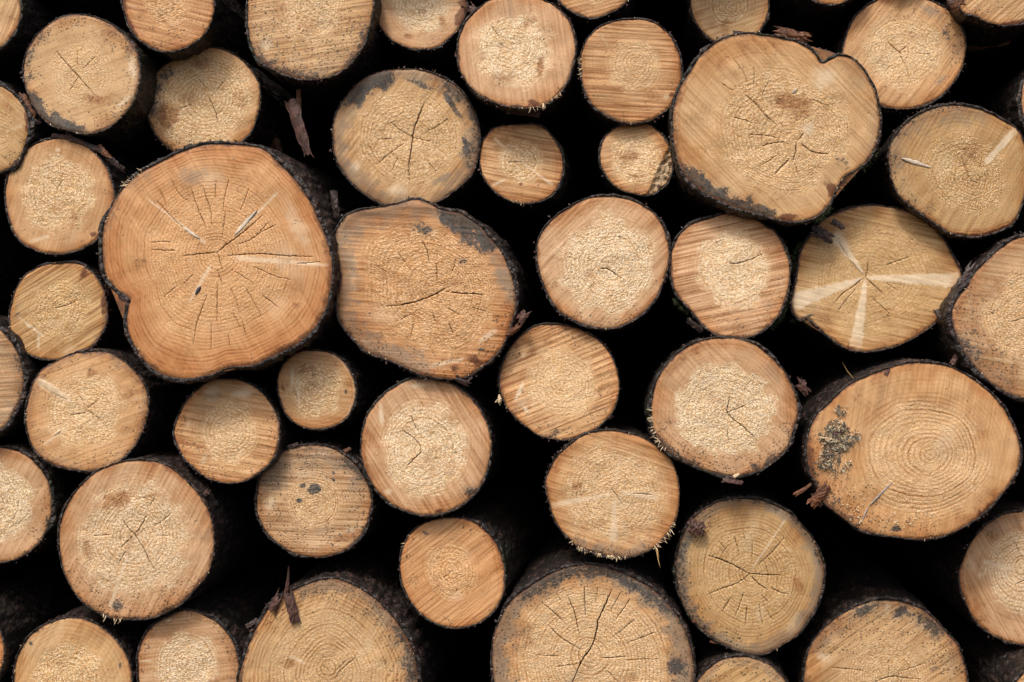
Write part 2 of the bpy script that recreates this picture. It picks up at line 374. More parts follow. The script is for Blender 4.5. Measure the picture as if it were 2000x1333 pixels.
log('small tan log end cut by the top edge, behind the notched giant', EL(1426, 5, 77, 79, 13), Z(3, [355,40]), d=45, tone='t', saw=18, sawamp=.7, core=.5, ringamp=.8,
    stains=[('e','brown',3,330,150,12,18,0,.5)], rays=[(3,170,90,260,60,5,3,.5)])
log('giant tan log end with a heart notch at its upper right and a brown pocket',
    Z(3, [440,195,520,200,620,212,720,240,790,275,830,310,855,345,880,355,910,340,960,315,1020,325,1075,365,1120,430,1160,500,1185,580,1198,660,1195,740,1175,810,1130,890,1070,940,1000,985,960,1050,920,1130,870,1190,800,1225,720,1235,620,1220,520,1190,400,1160,280,1110,180,1050,110,980,70,900,48,800,40,700,45,600,75,500,130,410,190,320,260,255,340,215]),
    Z(3, [730,800]), arcs=[(195,265,8),(20,40,7)], d=-20, cw=0.23, tone='t', rings=30, ringamp=.6, core=.66, fuzz=.75, saw=-45, sawamp=.5, bark=7, barkm=1,
    cracks=[(3,[370,330,430,410,460,480],1.5),(3,[440,535,500,580,560,650,620,700],3.0),(3,[310,470,370,510],1.5),(3,[640,690,655,715],2.2),(3,[370,655,430,670,480,690],1.8),
            (3,[470,755,540,755,620,770],1.8),(3,[540,815,600,800,660,795],2.0),(3,[730,800,728,850,712,900],2.8),(3,[755,800,800,835,850,855,910,860],3.2),(3,[735,790,770,750],2),
            (3,[690,890,650,930,610,975],2.2),(3,[725,915,742,975],1.9),(3,[490,380,490,500],1.2),(3,[575,450,540,530],1.2),(3,[620,870,540,920],1.2),(3,[820,560,890,590],1.2)],
    stains=[('e','brown',3,715,580,34,17,6,1.0),('e','brown',3,700,570,46,20,4,.75),('e','brown',3,740,635,38,18,0,.5),('e','rust',3,940,1070,13,34,28,.95),('e','rust',3,680,1212,28,10,6,.95),
            ('a','mold',190,265,.12,1.1),('a','mold',205,250,.22,.45),('a','grey',60,120,.18,.4),('e','mold',3,470,1120,12,16,-20,.7),('e','mold',3,1000,905,26,12,-50,.35),('a','grey',10,60,.2,.3),('e','pale',3,880,440,40,30,10,.5),('e','pale',3,800,720,16,14,0,.7)],
    moss=[(95,135,10),(150,165,7)], knots=[(3,705,525,735,498,7,'grey')])
log('round tan log end behind the notched giant, near the top right corner',
    Z(3, [1330,-22,1400,-22,1500,10,1580,60,1640,130,1670,210,1672,290,1650,380,1610,450,1540,530,1460,580,1380,605,1290,610,1205,592,1120,525,1050,440,1000,360,990,290,1010,200,1050,110,1110,45,1190,-5,1260,-20]),
    Z(3, [1310,290]), d=35, tone='n', core=.66, fuzz=.85, saw=52, sawamp=.7,
    cracks=[(3,[1240,230,1290,280,1310,295,1320,330,1350,390],2.2),(3,[1310,290,1345,260],1.7),(3,[1350,390,1358,430],1.4),(3,[1410,300,1470,305],1.4),(3,[1250,370,1225,400],1.2)],
    stains=[('e','mold',3,1565,190,12,24,10,.45),('e','grey',3,1480,60,30,14,-30,.6),('e','grey',3,1530,450,34,9,45,.5),('a','speck',20,140,.3,.4)])
log('greenish tan log end with two pale lens knots, at the right edge',
    Z(3, [1600,590,1700,600,1800,630,1890,680,1960,725,2000,790,2015,880,2018,980,2005,1090,1960,1230,1880,1280,1790,1312,1710,1318,1600,1300,1520,1255,1440,1200,1370,1150,1300,1090,1260,1000,1240,900,1245,820,1290,740,1350,680,1440,625,1520,600]),
    Z(3, [1715,1015]), d=5, tone='y', saw=60, sawamp=.45, core=.58, ringamp=.75, barkm=2,
    cracks=[(3,[1650,870,1680,960,1710,1015],2.2),(3,[1765,880,1755,930],1.3),(3,[1710,1015,1745,1022],1.5)],
    rays=[(3,1785,910,1970,705,12,17,1.5)], knots=[(3,1305,885,1485,940,11,'rim')],
    stains=[('a','mold',225,300,.25,.35),('a','rust',120,205,.05,.9),('a','brown',120,190,.12,.5),('a','grey',270,20,.3,.45),('a','mold',290,350,.15,.3)])
log('large scalloped orange log end with a blackened upper right rim, at the centre',
    J(Z(0, [685,416,720,408,755,402,790,395,807,390,832,395,860,409,895,416,916,427,940,444]),
      Z(5, [860,80,920,150,960,220,1000,320,1020,420,1015,510,985,600,960,680,900,760,830,820,760,870,680,885,600,880,520,870,440,840,360,800,270,765,180,730,100,650,60,600,25,540,18,460,35,390,45,310,30,240,10,180,8,110,20,50,50,0])),
    Z(5, [615,390]), arcs=[(20,110,9)], d=-12, cw=0.23, tone='o', rings=27, ringamp=.7, core=.70, fuzz=.85, saw=-4, sawamp=1.0, bark=7,
    cracks=[(5,[630,385,590,405,520,435,450,460,400,470,300,483],3.2),(5,[638,400,652,395],3),(5,[660,405,720,410,780,412,840,420],2.8),(5,[500,120,525,170,540,240],2),(5,[580,250,582,340],2.4),
            (5,[690,220,665,290],1.5),(5,[650,580,670,630],2.2),(5,[640,490,700,525],2),(5,[780,490,850,512],1.6),(5,[430,530,390,550],1.3),(5,[560,530,575,570],1.2),(5,[360,180,440,285],1.4),(5,[450,580,440,640],1.5),(5,[240,255,300,290],1.2)],
    stains=[('a','mold',350,58,.22,1.15),('e','mold',5,500,50,34,18,-20,.6),('e','mold',5,720,230,14,12,0,.5),('e','mold',5,780,100,40,18,25,.7),('a','grey',260,110,.22,.55),('a','grey',60,110,.26,.65),
            ('e','brown',5,340,330,40,16,-10,.45),('e','rust',5,800,790,26,13,-25,.95),('a','brown',190,270,.28,.3),('e','pale',5,620,800,60,6,12,.6),('e','pale',5,860,650,30,8,35,.55),('a','speck',80,260,.3,.5),('a','grey',180,355,.24,.6),('e','pale',5,100,300,16,60,0,.45),('e','pale',5,200,700,50,8,-20,.5),('e','mold',5,820,720,10,6,0,.6),('e','rust',5,680,830,10,12,0,.7)],
    flakes=[(5,1035,560,1085,510,22,'flake'),(5,980,640,1040,590,16,'flake_red'),(5,690,885,760,920,16,'flake_dark'),(5,640,860,720,880,12,'flake'),(5,740,905,780,860,12,'flake_dark')])
log('largest orange log end with radial checks and dark slit knots, left of centre',
    Z('A', [560,55,660,52,760,60,840,85,900,140,960,200,1020,270,1080,360,1120,450,1160,540,1185,630,1195,720,1185,820,1160,920,1110,1010,1040,1080,960,1130,880,1170,780,1210,660,1218,600,1245,520,1270,400,1278,300,1245,220,1175,165,1090,135,990,142,905,150,866,90,820,30,760,5,680,0,580,5,480,45,390,110,280,200,200,300,145,400,95,480,68]),
    Z('A', [598,622]), arcs=[(22,100,9)], d=-30, ringout=.85, cw=0.29, tone='o', rings=33, ringamp=.85, core=.66, fuzz=.55, saw=-58, sawamp=.3, bark=9, barkm=0, tilt=(.022, .006),
    cracks=[('A',[598,622,640,585,690,550,740,510,830,430],2.8),('A',[598,622,530,628,430,642],2.2),('A',[598,622,610,660,625,715],2.2),('A',[603,720,628,790],1.7),('A',[655,640,750,632,860,632,960,640,1090,645],2),
            ('A',[360,250,400,320,440,350],1.4),('A',[455,280,480,350,510,430,545,510],1.8),('A',[520,280,540,340,560,400,570,480],1.8),('A',[590,250,585,330],1.3),('A',[655,240,635,330,628,400],1.6),('A',[640,410,625,530],1.4),
            ('A',[280,350,380,460,490,540],1.5),('A',[710,580,790,545,860,470],1.5),('A',[800,530,900,480],1.5),('A',[670,810,700,880,715,930],1.7),('A',[600,800,600,980],1.8),('A',[545,850,500,980,480,1100],1.8),
            ('A',[570,980,573,1120],1.4),('A',[680,940,720,1010],1.4),('A',[750,810,800,900,830,960],1.7),('A',[840,850,920,910],1.8),('A',[680,715,780,780],1.4),('A',[790,700,900,745,980,765],1.4),('A',[475,740,430,785],1.5),
            ('A',[250,570,350,568],1.2),('A',[390,800,330,850],1.4),('A',[725,960,750,1050],1.3),('A',[660,1050,668,1100],1.3),('A',[300,300,330,380],1.2),('A',[270,610,380,615],1.2),('A',[760,290,720,400],1.3),('A',[1020,680,1130,672],1.3)],
    rays=[('A',545,580,215,330,9,5,.75),('A',690,535,915,300,6,7,.8),('A',690,650,1190,690,17,9,.8),('A',565,690,450,890,11,7,.75)],
    knots=[('A',418,490,508,552,9,'rim'),('A',685,535,803,400,11,'rimgrey'),('A',515,800,486,842,8,'dark')],
    stains=[('e','grey','A',470,215,40,26,0,.55),('e','brown','A',740,250,45,20,20,.3),('e','brown','A',190,690,28,14,30,.4),('e','brown','A',1010,900,14,10,0,.6),('a','brown',0,360,.05,.3),('e','pale','A',560,230,40,30,0,.35),('e','pale','A',1010,480,26,80,25,.4)],
    splinters=[(305,318,20,12)], flakes=[('A',985,205,1015,235,16,'flake_dark'),('A',1075,330,1105,350,13,'flake_dark'),('A',130,880,90,850,10,'flake_dark')])
log('round yellow orange log end with shaggy bark on top, left of the largest log',
    Z(0, [119,271,140,275,168,285,192,308,210,336,220,371,222,402,212,435,196,458,178,475,150,489,119,496,84,493,52,479,31,458,19,430,13,400,12,370,18,340,35,310,62,285,90,274]),
    (112, 367), d=10, cw=0.26, tone='n', core=.66, fuzz=.9, saw=75, sawamp=.35, cracks=[(1,[275,1000,320,1055],1.3),(1,[320,1050,350,1010],1.2)],
     rays=[(4,160,125,280,90,12,12,.7)], stains=[('e','rust',4,520,78,9,7,30,.9),('e','pale',1,320,838,8,5,0,.8),('a','brown',60,130,.1,.5),('a','mold',0,40,.05,.5)],
    flakes=[(1,290,760,400,765,14,'flake'),(1,390,775,520,810,12,'flake'),(1,540,820,620,880,16,'flake_red'),(1,600,880,690,950,14,'flake_dark'),(1,470,800,600,860,12,'flake_dark')])
log('tan log end with slanting saw lines and a rust spot, second from the left edge',
    Z(4, [330,240,420,240,490,275,545,335,580,410,592,490,590,560,560,640,500,710,420,750,330,778,240,775,160,745,100,690,65,620,58,540,75,450,105,370,160,300,240,255]),
    Z(4, [335,480]), d=15, tone='y', core=.6, saw=32, sawamp=1.0, cracks=[(4,[310,490,370,480,430,450],1.6)],
    stains=[('e','rust',4,465,300,10,18,-30,.75),('e','rust',4,572,480,6,26,0,.85),('e','pale',4,180,600,40,4,-38,.7),('e','pale',4,215,680,4,24,0,.6),('e','mold',4,100,530,14,8,20,.4)])
log('grey tan log end cut off by the left edge', EL(-65, 742, 109, 122, 21), (-65, 742), arcs=[(30,150,8)], d=0, tone='g', saw=4, sawamp=1.0, core=.55, bark=8, stains=[('a','mold',50,140,.1,.4),('a','grey',0,180,.3,.4)])
log('round tan log end with a pale wedge knot at its upper left, left edge side',
    Z(0, [171,687,203,687,228,698,252,717,273,742,285,770,287,801,280,833,266,864,250,885,230,903,205,916,175,919,140,916,105,906,77,887,62,865,54,835,53,800,60,770,70,742,85,722,110,707,140,692]),
    (170, 803), d=-5, tone='n', core=.62, fuzz=.8, saw=20, sawamp=.4,
    cracks=[(4,[490,1065,525,1090,565,1120],2),(4,[480,1060,460,1010,440,980],1.4),(4,[480,1075,400,1090],1.2),(4,[490,1050,540,1010],1.2)],
    rays=[(4,400,1015,200,880,14,26,.8),(4,370,1165,245,1255,5,9,.7),(4,810,985,700,1015,8,3,.7)],
    knots=[(4,385,1005,210,885,20,'pale'),(4,300,1205,345,1170,8,'pale')],
    stains=[('e','brown',4,510,850,12,12,0,.6),('a','grey',0,360,.15,.4),('a','speck',0,360,.3,.35),('a','rust',190,230,.05,.6),('a','brown',80,130,.08,.5)])
log('round orange log end with white scuffs on top, lower left of the largest log',
    Z(0, [437,741,465,743,497,757,521,780,539,808,545,836,543,868,535,893,521,910,493,932,462,943,430,941,399,929,371,906,354,883,343,860,341,839,350,808,367,780,392,755,413,743]),
    (447, 843), d=5, tone='n', core=.58, fuzz=.75, saw=-10, sawamp=1.0,
    stains=[('e','pale',4,1180,970,22,20,20,.7),('e','pale',4,1340,970,30,12,10,.7),('a','pale',50,115,.06,.7),('a','speck',60,300,.4,.5),('e','pale',4,1050,1140,4,12,-20,.6),('e','pale',7,1140,70,6,20,-20,.5)])
log('smallest round log end with white scratch lines, below the largest log',
    Z(4, [1740,730,1830,738,1900,775,1950,840,1980,920,1978,1000,1950,1080,1900,1130,1820,1160,1730,1165,1650,1135,1590,1070,1560,990,1548,910,1570,830,1620,765,1680,735]),
    Z(4, [1745,955]), arcs=[(50,130,6)], d=10, tone='n', core=.66, fuzz=.9, saw=-5, sawamp=.5, bark=5,
    stains=[('e','pale',4,1665,960,3,44,4,1.0),('e','pale',4,1630,900,4,30,-4,.85),('e','pale',4,1830,900,2,28,0,.6),('e','brown',4,1700,830,26,12,20,.5),('a','pale',20,140,.07,.7),('e','mold',4,1930,955,3,8,0,.8),('e','rust',4,1580,940,8,7,0,.7)])
log('round pale pinkish log end with fine rings, below the scalloped log',
    Z(0, [822,740,850,742,878,749,906,766,930,791,948,822,958,854,958,884,951,919,937,950,916,975,888,994,857,1004,829,1006,800,1001,765,985,741,964,720,933,708,898,706,868,711,833,725,801,748,773,773,756,797,743]),
    (823, 878), d=0, cw=0.25, tone='p', core=.66, fuzz=.85, saw=-58, sawamp=.7, ringamp=.75, bark=5, barkm=1,
    cracks=[(5,[435,1090,455,1140,475,1175],1.8),(5,[390,1175,440,1210,480,1250,497,1300],2),(8,[495,30,460,60,420,105],2)],
    stains=[('e','pale',5,270,1090,6,28,5,.8),('e','pale',5,470,925,30,6,5,.6),('a','mold',118,142,.1,.95),('e','rust',8,590,355,10,5,15,.9),('e','pale',8,310,250,12,10,20,.7),('a','grey',80,150,.22,.35),('a','brown',230,300,.08,.6),('a','brown',180,240,.05,.7)])
log('round tan log end with slanting saw lines, right of the pale pinkish log',
    Z(5, [1220,580,1310,590,1400,620,1480,670,1540,740,1580,820,1597,910,1590,990,1560,1070,1500,1140,1430,1190,1330,1220,1240,1225,1150,1200,1080,1150,1010,1090,960,1020,935,930,935,850,960,770,1010,690,1080,620,1150,588]),
    Z(5, [1290,915]), d=8, tone='n', core=.58, fuzz=.75, saw=22, sawamp=1.25, ringamp=.5, bark=4, barkm=1,
    stains=[('e','pale',5,1040,960,5,30,-25,.9),('e','pale',5,1080,1060,14,5,-45,.7),('e','pale',5,1060,755,10,5,30,.6),('a','brown',340,30,.07,.7),('a','speck',0,360,.4,.35),('e','mold',5,1240,1190,18,12,40,.5),('a','mold',170,215,.06,.4)],
    flakes=[(5,925,1020,945,975,12,'splinter_chip')])
log('round pale log end crossed by a slanting streak, right of the scalloped log',
    Z(0, [1175,383,1210,385,1245,395,1273,413,1292,436,1303,465,1307,495,1304,522,1297,545,1283,580,1259,608,1227,631,1196,641,1161,640,1122,626,1091,605,1073,580,1059,549,1050,510,1049,482,1056,458,1077,430,1105,409,1140,390]),
    Z(5, [1560,280]), d=0, cw=0.25, tone='p', core=.72, fuzz=.95, saw=46, sawamp=.6, bark=6,
    cracks=[(5,[1490,270,1530,272,1570,295,1605,325],2.8)], rays=[(5,1725,60,1395,500,4,5,.75)],
    stains=[('a','speck',130,230,.2,.6),('a','grey',150,220,.15,.35),('a','brown',200,340,.06,.5),('e','mold',5,1440,540,8,5,0,.4)])
log('orange log end with a bark lip at its lower left, beside the rayed log',
    J(Z(0, [1391,425,1419,417,1450,418,1478,429,1503,446]), Z(6, [600,55,650,120,685,210,695,290,685,370,660,460,620,540,560,600,500,640,430,658,350,655,270,635,210,590,170,540,130,490,80,440,45,370,30,290,30,200,50,130,90,70,150,20])),
    Z(6, [390,245]), d=5, cw=0.20, tone='p', core=.62, fuzz=.8, saw=12, sawamp=1.0, bark=6, barkm=1,
    cracks=[(6,[355,240,390,245,440,235,500,210,540,192],1.8)], stains=[('a','rust',230,300,.03,.6),('a','speck',100,220,.3,.35),('a','brown',280,330,.08,.5)],
    moss=[(128,150,10),(225,240,8)], flakes=[(6,120,560,200,620,12,'flake_dark')])
log('yellowish log end with white rays spreading from its heart, at the right',
    J(Z(0, [1605,432,1636,416,1678,404,1710,402,1748,406,1783,416,1814,434]), Z(6, [1545,90,1590,170,1630,240,1655,300,1650,350,1620,430,1580,500,1500,580,1420,640,1320,690,1220,720,1120,735,1040,725,980,700,900,640,830,580,790,550,750,555,715,520,700,460,720,380,735,300,750,200,790,110,840,40])),
    Z(6, [1118,320]), d=28, tone='y', core=.75, fuzz=.45, saw=-12, sawamp=.9, ringamp=.35, bark=5,
    cracks=[(6,[1130,235,1130,280,1118,320],2.4),(6,[1118,320,1170,370,1215,415],2.6),(6,[1100,330,1050,370,990,410,940,465],1.8),(6,[1060,385,1020,430,970,500],1.5),(6,[1015,200,960,120],1.4),(6,[1240,250,1350,210],1.4),
            (6,[1150,430,1250,525],1.4),(6,[1230,350,1290,390],1.4),(6,[1020,690,1022,720],1.6),(6,[1015,210,1100,305],1.4)],
    rays=[(6,1130,322,1655,338,8,36,1.7),(6,1090,330,700,465,8,42,1.6),(6,1115,345,1055,730,8,34,1.6),(6,1105,300,930,70,6,38,1.0)],
    stains=[('e','brown',6,890,560,34,16,-30,.4),('e','mold',6,790,540,16,5,15,.7),('a','brown',100,180,.15,.4),('e','brown',6,1040,715,14,4,0,.7)], moss=[(275,300,6),(225,240,6)])
log('large tan log end with black specks, cut off by the right edge',
    Z(0, [1986,466,1944,496,1909,531,1891,560,1874,580,1862,605,1862,633,1874,668,1895,706,1923,738,1954,761,1986,775,2040,778,2100,740,2140,680,2155,600,2130,530,2080,480,2030,460])[::-1],
    (2003, 612), arcs=[(200,310,5)], d=-15, tone='g', core=.6, saw=-8, sawamp=.7, bark=9, cracks=[(6,[1990,550,1930,570],1.6)],
    stains=[('a','brown',180,330,.5,.4),('a','mold',215,262,.28,.45),('a','speck',180,300,.5,.7),('a','grey',180,260,.2,.4)])
log('round log end with a bright torn core and one long crack, right of centre',
    Z(0, [1385,662,1422,661,1454,666,1482,678,1510,703,1531,727,1548,759,1557,787,1557,815,1548,843,1538,873,1517,897,1489,917,1457,927,1433,931,1398,925,1363,913,1331,897,1307,884,1292,868,1280,848,1274,822,1273,795,1278,762,1290,731,1315,700,1350,674]),
    Z(6, [345,1075]), arcs=[(60,130,7),(230,290,6)], d=-18, cw=0.13, ringout=.8, tone='p', core=(6, 330, 1060, 98, 92), fuzz=1.0, saw=-45, sawamp=.35, bark=7, barkm=1, ringamp=.45,
    cracks=[(6,[360,985,350,1030,345,1075,390,1120,440,1160,510,1230],2.8),(6,[350,1150,350,1250],1.7),(6,[345,1075,440,1040],1.4)],
    stains=[('a','mold',195,262,.12,.6),('a','speck',90,270,.3,.75),('a','mold',120,165,.14,.6),('a','brown',290,350,.14,.45),('a','brown',20,90,.1,.35)],
    splinters=[(238,275,30,14)], flakes=[(6,735,895,790,960,24,'flake'),(9,380,170,410,150,10,'splinter_chip'),(9,320,180,430,200,12,'flake')])
log('large oval orange log end with bold rings and a clump of grey shavings',
    J(Z(6, [1470,800,1560,810,1650,845,1740,905,1820,970,1890,1050,1940,1150,1975,1240]), Z(9, [1985,50,1960,150,1900,240,1820,330,1740,400,1640,460,1540,500,1420,515,1300,505,1180,485,1090,460,1010,410,930,350,870,290,840,210,800,130,785,30]),
      Z(6, [795,1215,810,1150,850,1080,930,1000,1010,930,1100,880,1200,840,1300,810,1390,797])),
    Z(9, [1480,45]), d=-22, ringout=.28, cw=0.20, tone='n', rings=22, ringamp=1.15, core=(9, 1450, 60, 118, 112), fuzz=.55, saw=80, sawamp=.35, bark=6, barkm=0,
    knots=[(9,1267,193,1130,330,6,'grey'),(9,1130,330,1085,430,4,'grey')],
    stains=[('a','mold',225,275,.16,.4),('e','mold',9,1285,455,12,8,0,.95),('e','mold',9,900,50,20,30,0,.6),('a','rust',118,150,.09,.75),('a','brown',110,170,.15,.5),('a','speck',170,290,.35,.6),('a','rust',250,285,.05,.7)],
    flakes=[(9,720,270,810,205,10,'flake_red'),(9,810,330,900,210,22,'flake_red'),(9,830,260,870,330,14,'flake'),(6,1225,860,1260,820,10,'flake')])
log('round log end with a coarse pale core, cut off by the left edge', EL(-10, 985, 110, 112, 33), (-5, 985), arcs=[(15,130,10)], d=25, cw=0.20, tone='p', core=.66, fuzz=1.0, saw=60, sawamp=.4, bark=8, barkm=1,
    stains=[('e','mold',7,265,420,8,16,10,.6),('a','speck',60,180,.3,.4)])
log('large tan log end with a slanting black crack and pale streak, lower left',
    Z(7, [800,75,900,90,980,130,1060,200,1120,270,1165,350,1190,440,1197,530,1185,630,1150,720,1080,800,1000,880,910,930,810,960,700,965,610,960,520,920,440,860,380,770,340,680,322,580,325,470,345,380,390,290,460,210,540,140,640,95,720,78]),
    Z(7, [750,490]), d=-12, tone='p', core=.70, fuzz=.8, saw=62, sawamp=.6, rings=22, ringamp=.7, bark=5,
    cracks=[(7,[670,290,700,350],1.8),(7,[680,400,720,460,750,490,790,550,830,630,875,710],3),(7,[760,480,800,420,825,370],2.4),(7,[840,330,870,280],1.6),(7,[740,500,680,560],1.5),(7,[955,375,870,440],1.5),(7,[700,590,660,650],1.7),(7,[880,495,940,495],1.4),(7,[520,500,600,495],1.2)],
    rays=[(7,735,545,600,910,5,9,1.0)], stains=[('e','brown',7,650,295,36,20,10,.75),('e','brown',7,850,268,24,5,10,.6),('e','brown',7,480,560,16,40,0,.4),('e','mold',7,650,900,16,20,0,.7),('a','speck',120,260,.25,.7),('a','mold',140,200,.06,.5),('a','grey',60,160,.15,.3),('a','brown',0,60,.06,.5)],
    splinters=[(188,206,8,16)])
log('weathered tan log end with black blotches at its heart, lower left',
    Z(0, [612,870,655,880,690,905,715,940,725,975,720,1010,705,1045,680,1070,645,1085,610,1087,575,1080,545,1062,520,1040,503,1005,501,965,508,930,528,900,565,878]),
    (618, 985), arcs=[(20,110,6)], d=22, tone='g', core=.5, fuzz=.75, saw=-2, sawamp=1.0, rings=22, ringamp=.9, bark=7,
    stains=[('e','mold',7,1755,235,17,13,20,1.25),('e','mold',7,1690,215,10,6,20,1.1),('e','mold',7,1665,300,8,6,0,1.1),('e','mold',7,1860,145,5,4,0,1),('e','mold',7,1860,185,5,4,0,1),('a','mold',20,70,.16,.7),('a','grey',280,80,.4,.5),('a','speck',0,360,.5,.7),('e','brown',8,90,500,50,10,18,.7),('e','pale',7,1500,320,16,22,0,.5),('e','pale',7,1960,470,12,8,0,.5)],
    flakes=[(7,1600,10,1660,-15,10,'flake_dark'),(7,1900,40,1950,15,12,'flake_red')])
log('round orange log end with clean slanting saw lines, bottom centre left',
    Z(8, [680,400,760,410,830,450,890,510,935,590,957,690,955,790,920,880,870,940,800,985,710,1007,620,1000,530,960,460,900,410,820,380,740,375,650,390,570,430,490,500,435,590,405]),
    Z(8, [660,690]), arcs=[(15,110,8)], d=15, cw=0.23, tone='o', core=.50, fuzz=.8, saw=38, sawamp=.75, ringamp=.7, bark=4, barkm=1, tilt=(.07, .02),
    cracks=[(8,[620,730,670,690],1.3)], stains=[('e','mold',8,515,482,5,9,45,.7),('a','rust',20,90,.035,.7),('a','brown',10,90,.08,.5),('a','speck',0,360,.3,.25)], splinters=[(295,310,5,8)])
log('round log end with a pale cross in the grain and a splintered lower rim',
    J(Z(0, [1175,841,1210,843,1245,852,1273,867]), Z(8, [1830,20,1890,80,1925,170,1935,270,1925,380,1880,470,1810,550,1740,590,1650,615,1550,612,1450,590,1360,550,1300,490,1250,430,1215,340,1190,250,1190,180,1220,100,1260,40]), Z(0, [1115,867,1140,850])),
    Z(8, [1570,260]), d=-8, tone='n', core=.72, fuzz=.75, saw=-18, sawamp=.8, bark=4,
    cracks=[(8,[1570,255,1610,310],1.6),(8,[1680,262,1780,270],1.4),(8,[1555,230,1570,255],1.3)],
    rays=[(8,1560,262,1200,330,10,18,.8),(8,1575,280,1565,540,7,28,.75),(8,1600,260,1830,280,12,26,.7),(8,1578,230,1610,40,5,14,.5)],
    stains=[('a','grey',140,230,.18,.6),('a','mold',165,215,.07,.5),('a','brown',260,330,.08,.5),('e','brown',8,1370,215,14,10,0,.6),('a','speck',130,230,.2,.5)],
    splinters=[(115,145,26,14),(170,222,46,10)])
log('round yellow tan log end with star shaped cracks, lower right',
    Z(9, [420,290,520,295,600,320,690,370,760,440,820,510,860,590,885,680,880,770,850,880,800,970,740,1050,650,1110,560,1155,480,1160,390,1135,290,1085,200,1020,140,950,90,860,65,760,58,660,75,550,110,460,170,380,250,325,330,297]),
    Z(9, [470,710]), d=20, cw=0.23, ringout=.7, tone='y', core=.70, fuzz=.55, saw=70, sawamp=.25, rings=23, ringamp=1.0, bark=6, barkm=1,
    cracks=[(9,[245,610,310,630,370,655,440,695,470,712],3.2),(9,[470,712,400,760,320,790,235,825],2.2),(9,[475,710,560,715,640,720],2.4),(9,[480,725,520,765,570,800],2.4),(9,[590,790,640,815,690,825],1.8),(9,[660,510,600,580,520,660],2),
            (9,[485,530,482,640],1.8),(9,[385,500,405,580],1.6),(9,[300,530,335,575],1.4),(9,[435,820,415,880,390,945],2),(9,[455,890,448,980],2),(9,[360,850,320,915],1.8),(9,[525,890,540,990],1.6),(9,[565,910,600,970],1.6),(9,[540,830,575,870],1.4),(9,[435,480,440,510],1.3)],
    rays=[(9,480,685,690,370,6,5,.8)], stains=[('a','grey',0,359.9,.16,.75),('a','mold',200,320,.14,.5),('a','mold',330,60,.07,.5),('a','grey',0,360,.14,.5),('a','mold',40,95,.09,.5),('a','pale',45,90,.04,.7),('e','brown',9,740,770,14,26,10,.6),('a','speck',180,340,.25,.9),('a','rust',205,235,.04,.8)],
    flakes=[(9,255,1085,310,1090,11,'flake_red'),(9,145,965,170,975,9,'flake_red'),(9,215,345,250,355,9,'flake_red')])
log('log end with fine pale rings set far back at the right edge, lower right corner', EL(2006, 1130, 129, 131, 39), Z(9, [1996,655]), d=45, cw=0.17, tone='p', core=.62, fuzz=.7, saw=-60, sawamp=.6, ringamp=.9, bark=6,
    cracks=[(9,[1950,540,1990,620],2),(9,[2000,750,1960,770],1.8)], rays=[(9,1960,690,1770,640,9,16,.8)], stains=[('a','brown',200,290,.06,.6),('a','grey',300,10,.3,.4)])  # the grey arc paints in the soft shade of the log above
log('large tan log end mottled with dark mould, cut by the bottom edge at right',
    J(Z(9, [1200,855,1300,862,1400,895,1490,955,1570,1040,1630,1110,1660,1200]), Z(0, [1888,1333,1880,1400,1845,1450,1790,1480,1730,1490,1670,1480,1620,1450,1585,1400,1571,1340]), Z(9, [790,1180,820,1100,870,1030,940,965,1030,910,1120,870])),
    Z(9, [1240,1275]), arcs=[(320,40,6)], d=38, tone='t', core=.5, fuzz=.7, saw=35, sawamp=.7, rings=30, ringamp=.6, bark=6,
    cracks=[(9,[1170,1314,1250,1283,1330,1290,1420,1298],2.4),(9,[930,1233,1100,1250],1.5),(9,[1320,1250,1450,1210],1.4),(9,[1245,1200,1248,1270],1.4)],
    stains=[('e','mold',9,1110,910,40,14,25,.75),('e','mold',9,1310,920,24,14,30,.75),('e','mold',9,1480,1000,50,20,-40,.7),('a','speck',280,100,.5,.7),('a','brown',280,330,.2,.45),('e','pale',9,1240,900,10,20,0,.5),('e','pale',9,880,1170,30,12,-20,.5),('e','mold',9,1500,1240,14,8,30,.5),('a','grey',280,100,.25,.4)])
log('small tan log end cut by the bottom edge, below the star cracked log', EL(1448, 1387, 103, 103, 41), (1448, 1387), d=10, tone='y', core=.5, ringamp=.8, saw=30, stains=[('a','speck',270,90,.5,.9),('a','grey',270,90,.2,.5)], bark=6)
